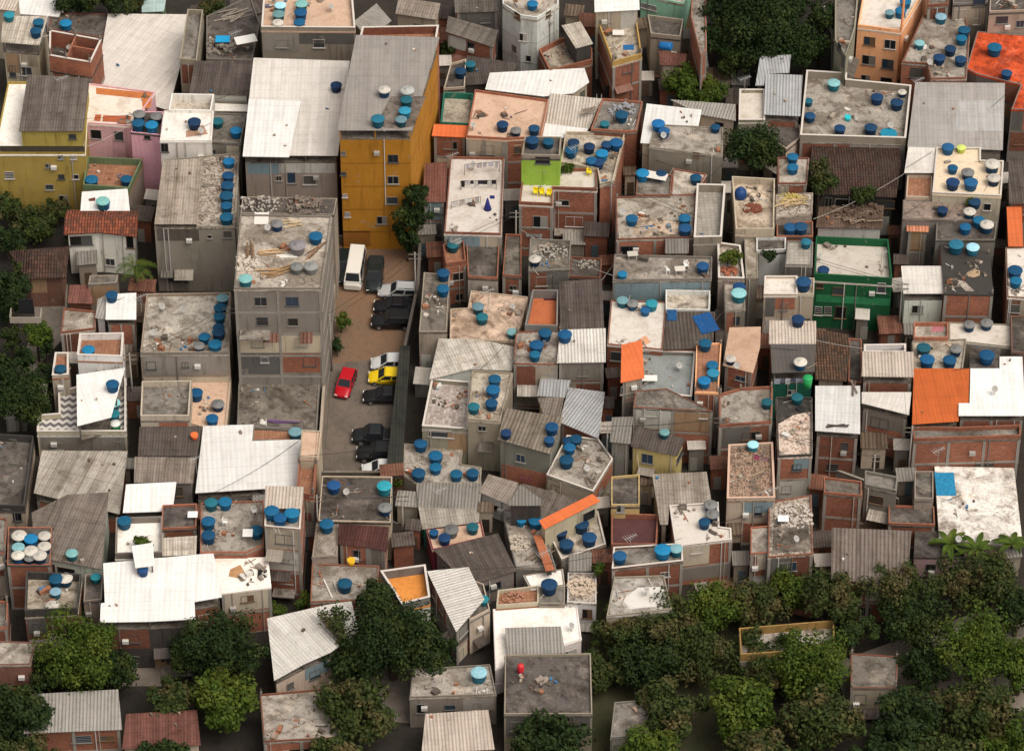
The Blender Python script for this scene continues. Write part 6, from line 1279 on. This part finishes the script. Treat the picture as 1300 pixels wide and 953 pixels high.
def heap(px, py, r, n, col, size, label, hid, name='rubble_heap', var=.4):
    P, b = spot(px, py, hid); rng = random.Random(int(px*3+py)); q = MB()
    for i in range(n):
        a, d = rng.uniform(0, 6.28), r*math.sqrt(rng.random()); x, y = P.x+d*math.cos(a), P.y+d*math.sin(a)*.8; s = size*rng.uniform(.4, 1.3)
        if not inside(b.xy, x, y): continue
        z = (b.floor_z if b.kind == 'F' else b.top(x, y)); q.box((x, y, z+max(0, (r-d))*.25*rng.random()), s, s*rng.uniform(.4, .9), s*.5, rng.uniform(0, 3))
    f = 1; return tag(q.build(name, MT['wood'] if name != 'brick_heap' else MT['plain'], None, col), label, 'rubble', None, 'stuff')
heap(955, 265, .95, 170, (.19, .062, .035), .3, 'heap of red bricks in the sandy walled yard', 'BK', 'brick_heap'); heap(330, 258, 2.2, 120, (.42, .38, .33), .28, 'white rubble on the dark strewn roof', 'F2'); heap(385, 262, 2.6, 110, (.2, .16, .13), .35, 'brown rubble on the dark strewn roof', 'F2'); heap(310, 335, 1.5, 160, (.60, .52, .44), .28, 'pale broken stone along the timber strewn roof', 'F3'); heap(655, 690, 1.5, 170, (.5, .43, .35), .3, 'broken masonry on the rubble terrace', 'X1'); heap(740, 745, 1.6, 220, (.58, .47, .36), .3, 'broken tiles heaped on the pale roof', 'X4'); heap(1005, 252, 1.5, 110, (.5, .40, .12), .22, 'yellowish debris in the bleached timber', 'BK2'); heap(1010, 655, 2.2, 200, (.56, .50, .44), .26, 'pale rubble half burying the roof', 'AB'); heap(1090, 270, 3.0, 120, (.13, .085, .06), .3, 'rusty scrap on the junk roof', 'AS2'); heap(700, 320, 1.8, 80, (.4, .37, .32), .22, 'pale debris on the mouldy dark roof', 'R4'); heap(745, 335, 1.2, 60, (.42, .38, .3), .18, 'scattered leaves on the black yard roof', 'R4b'); heap(650, 757, 1.3, 60, (.4, .2, .13), .3, 'pots and scraps on the messy little terrace', 'X6'); heap(925, 345, 1.0, 60, (.4, .14, .08), .28, 'red pots on the planted terrace', 'BM1'); heap(790, 140, 1.6, 40, (.3, .3, .32), .4, 'junk on the dirty roof', 'N7'); heap(280, 60, 1.8, 70, (.22, .19, .16), .5, 'scrap in the cluttered yard', 'X03'); heap(790, 25, 1.0, 10, (.03, .03, .03), .3, 'junk on the white roofed house', 'K4') if False else None
# a few odds and ends on every plain roof so that none is swept clean
for b in H.values():
    if b.kind not in 'FS' or abs(area2(b.xy))/2 < 22: continue
    rng = random.Random(b.id+'x'); q = MB(); n = 0
    tidy = b.wall in ('w', 'O') or b.roof in ('cr', 'ce', 'cw', 'cc') or b.kind == 'S'; inn = inset(b.xy, .35)
    zf = (lambda x, y: b.floor_z+.005) if b.kind == 'F' else (lambda x, y: b.top(x, y)+.004)
    for cl in range(1 if tidy else rng.randint(2, 4)):
        i = rng.randrange(len(b.xy)); u, v = Vector(b.xy[i]), Vector(b.xy[(i+1) % len(b.xy)]); c0 = u.lerp(v, rng.random()); c0 = c0+(Vector(b.ctr)-c0)*(rng.uniform(.12, .25) if rng.random() < .75 else rng.uniform(.4, .9)); sp = rng.uniform(.3, 1.3)*(2 if tidy else 1)
        for k in range(rng.randint(2, 5) if tidy else rng.randint(4, 12)):
            x, y = c0.x+rng.gauss(0, sp), c0.y+rng.gauss(0, sp*.8)
            if not inside(inn, x, y): continue
            z = zf(x, y); t = rng.random() if b.kind == 'F' else 0
            if t < .55: q.box((x, y, z), rng.uniform(.12, .4), rng.uniform(.1, .28), rng.uniform(.06, .3), rng.uniform(0, 3))
            elif t < .85: a = rng.uniform(0, 3.14); l = rng.uniform(.4, 1.8); dx, dy = math.cos(a)*l/2, math.sin(a)*l/2; q.bar((x-dx, y-dy, z+.04), (x+dx, y+dy, z+rng.uniform(.05, .25)), .06)
            else: q.box((x, y, z), rng.uniform(.4, .9), rng.uniform(.3, .6), rng.uniform(.04, .5), rng.uniform(0, 3))
            n += 1
    if n: tag(q.build('roof_litter', MT['litter']), f'loose litter scattered on the {b.short}', 'litter', None, 'stuff')
# ---------------------------------------------------------------- poles and cables
POLES = [(528, 392, 8, 'by the head of the car park wall'), (421, 470, 8, 'on the apartment house side of the car park'), (405, 700, 8, 'beside the sooty pale slab'), (1106, 640, 7, 'on the reddish dirt bank'), (1152, 612, 8, 'left of the long brick balcony wall'), (1140, 430, 8, 'in the alley right of the green house'), (770, 610, 8, 'left of the small yellow house'), (296, 470, 9, 'in the dark alley right of the large concrete roof'), (655, 330, 7, 'left of the mouldy dark roof'), (912, 600, 8, 'left of the brick chippings terrace'), (170, 520, 8, 'in the alley right of the zigzag terrace'), (775, 300, 8, 'in the alley left of the patched roof'), (512, 690, 7, 'in the alley left of the rusty terrace')]
PT = []
for x, y, h, w in POLES:
    p = at(x, y, 0); e = empty('utility_pole', p, 'slim utility pole standing '+w, 'utility pole', 'utility poles in the alleys'); q = MB()
    vs, fs = revolve([(.11, -.3), (.075, h)], 8); q = mesh_of('pole', vs, fs, MT['wood'], True); link('pole', q, e, (.3, .28, .25)).location = (0, 0, 0)
    for k in (0, 1): c = MB(); c.bar((p.x-.7, p.y, p.z+h-.3-.6*k), (p.x+.7, p.y, p.z+h-.3-.6*k), .08); c.build('crossarm', MT['wood'], e, (.2, .17, .14))
    PT.append((p, h))
CABLES = [(0, 1, 'along the car park'), (1, 2, 'down the left side of the car park'), (3, 4, 'over the reddish dirt bank'), (4, 5, 'up the alley behind the beige porch'), (6, 9, 'over the maroon courtyard'), (7, 10, 'over the large concrete roof'), (8, 11, 'over the black yard roof'), (9, 3, 'over the gravel roof'), (2, 12, 'over the dark maroon roof'), (11, 5, 'across the green house front'), (0, 8, 'over the wide peach terrace')]
for a, b_, w in CABLES:
    (p, h), (r_, h2) = PT[a], PT[b_]; q = MB()
    for off in (-.5, .5):
        A, B = p+Vector((off, 0, h-.25)), r_+Vector((off, 0, h2-.25)); prev = A
        for k in range(1, 13):
            t = k/12; c = A.lerp(B, t)-Vector((0, 0, 4*t*(1-t)*.03*(A-B).length)); q.bar(prev, c, .028); prev = c
    tag(q.build('overhead_cable', MT['cable']), 'pair of sagging overhead cables strung '+w, 'cable')
rng = random.Random(5); hs_ = [b for b in base if b.kind in 'FS' and len(b.short.split()) <= 6]; done = set(); n_ = 0
while n_ < 26:
    A = rng.choice(hs_); near = [q for q in hs_ if q is not A and 4 < (Vector(q.ctr)-Vector(A.ctr)).length < 22]
    if not near: continue
    B = rng.choice(near); key = tuple(sorted((A.id, B.id)))
    lab = f'thin drooping wire from the {A.short} to the {B.short}'
    if key in done or len(lab.split()) > 16: continue
    done.add(key); n_ += 1
    u, v = Vector(rng.choice(A.xy)), Vector(rng.choice(B.xy)); P, Q = Vector((u.x, u.y, A.z+rng.uniform(.05, .8))), Vector((v.x, v.y, B.z+rng.uniform(.05, .8))); q = MB(); prev = P
    for k in range(1, 11):
        t = k/10; c_ = P.lerp(Q, t)-Vector((0, 0, 4*t*(1-t)*.04*(P-Q).length)); q.bar(prev, c_, .032); prev = c_
    tag(q.build('wire', MT['cable'] if rng.random() < .6 else MT['plain'], None, (.45, .42, .38)), lab, 'cable')
# ---------------------------------------------------------------- light, sky, camera
w = bpy.data.worlds.new('World'); scene.world = w; w.use_nodes = True; nt = w.node_tree; bg = nt.nodes['Background']
sky = nt.nodes.new('ShaderNodeTexSky'); sky.sky_type = 'NISHITA'; sky.sun_disc = False
SUN_EL, SUN_AZ = R(61), R(126)                       # azimuth measured from the far side (+Y) towards the right (+X)
sky.sun_elevation = SUN_EL; sky.sun_rotation = SUN_AZ; sky.dust_density = 4.0; sky.air_density = 1.0
hs = nt.nodes.new('ShaderNodeHueSaturation'); hs.inputs['Saturation'].default_value = .22
wm_ = nt.nodes.new('ShaderNodeMix'); wm_.data_type = 'RGBA'; wm_.blend_type = 'MULTIPLY'; wm_.inputs[0].default_value = 1; wm_.inputs[7].default_value = (1.0, .95, .885, 1)
nt.links.new(sky.outputs[0], hs.inputs['Color']); nt.links.new(hs.outputs[0], wm_.inputs[6]); nt.links.new(wm_.outputs[2], bg.inputs['Color']); bg.inputs['Strength'].default_value = .135
sun = bpy.data.lights.new('sun', 'SUN'); sun.energy = 1.35; sun.angle = R(40); sun.color = (1.0, .94, .85)
so = bpy.data.objects.new('sun', sun); COL.objects.link(so)
d = Vector((math.sin(SUN_AZ)*math.cos(SUN_EL), math.cos(SUN_AZ)*math.cos(SUN_EL), math.sin(SUN_EL)))
so.rotation_euler = d.to_track_quat('Z', 'Y').to_euler(); so.location = d*300
cam = bpy.data.cameras.new('camera'); co = bpy.data.objects.new('camera', cam); COL.objects.link(co)
co.location = CAM; co.rotation_euler = (math.pi/2-PITCH, 0, 0); cam.sensor_width = 36; cam.lens = F_PX/1300*36; cam.clip_start = 1; cam.clip_end = 5000
scene.camera = co
vs_ = scene.view_settings; vs_.view_transform = 'Standard'; vs_.look = 'None'; vs_.gamma = 1; vs_.exposure = 0.3; vs_.use_curve_mapping = False
scene.cycles.max_bounces = 5; scene.cycles.diffuse_bounces = 3
for o in scene.objects:
    if '_loc' in o: del o['_loc']
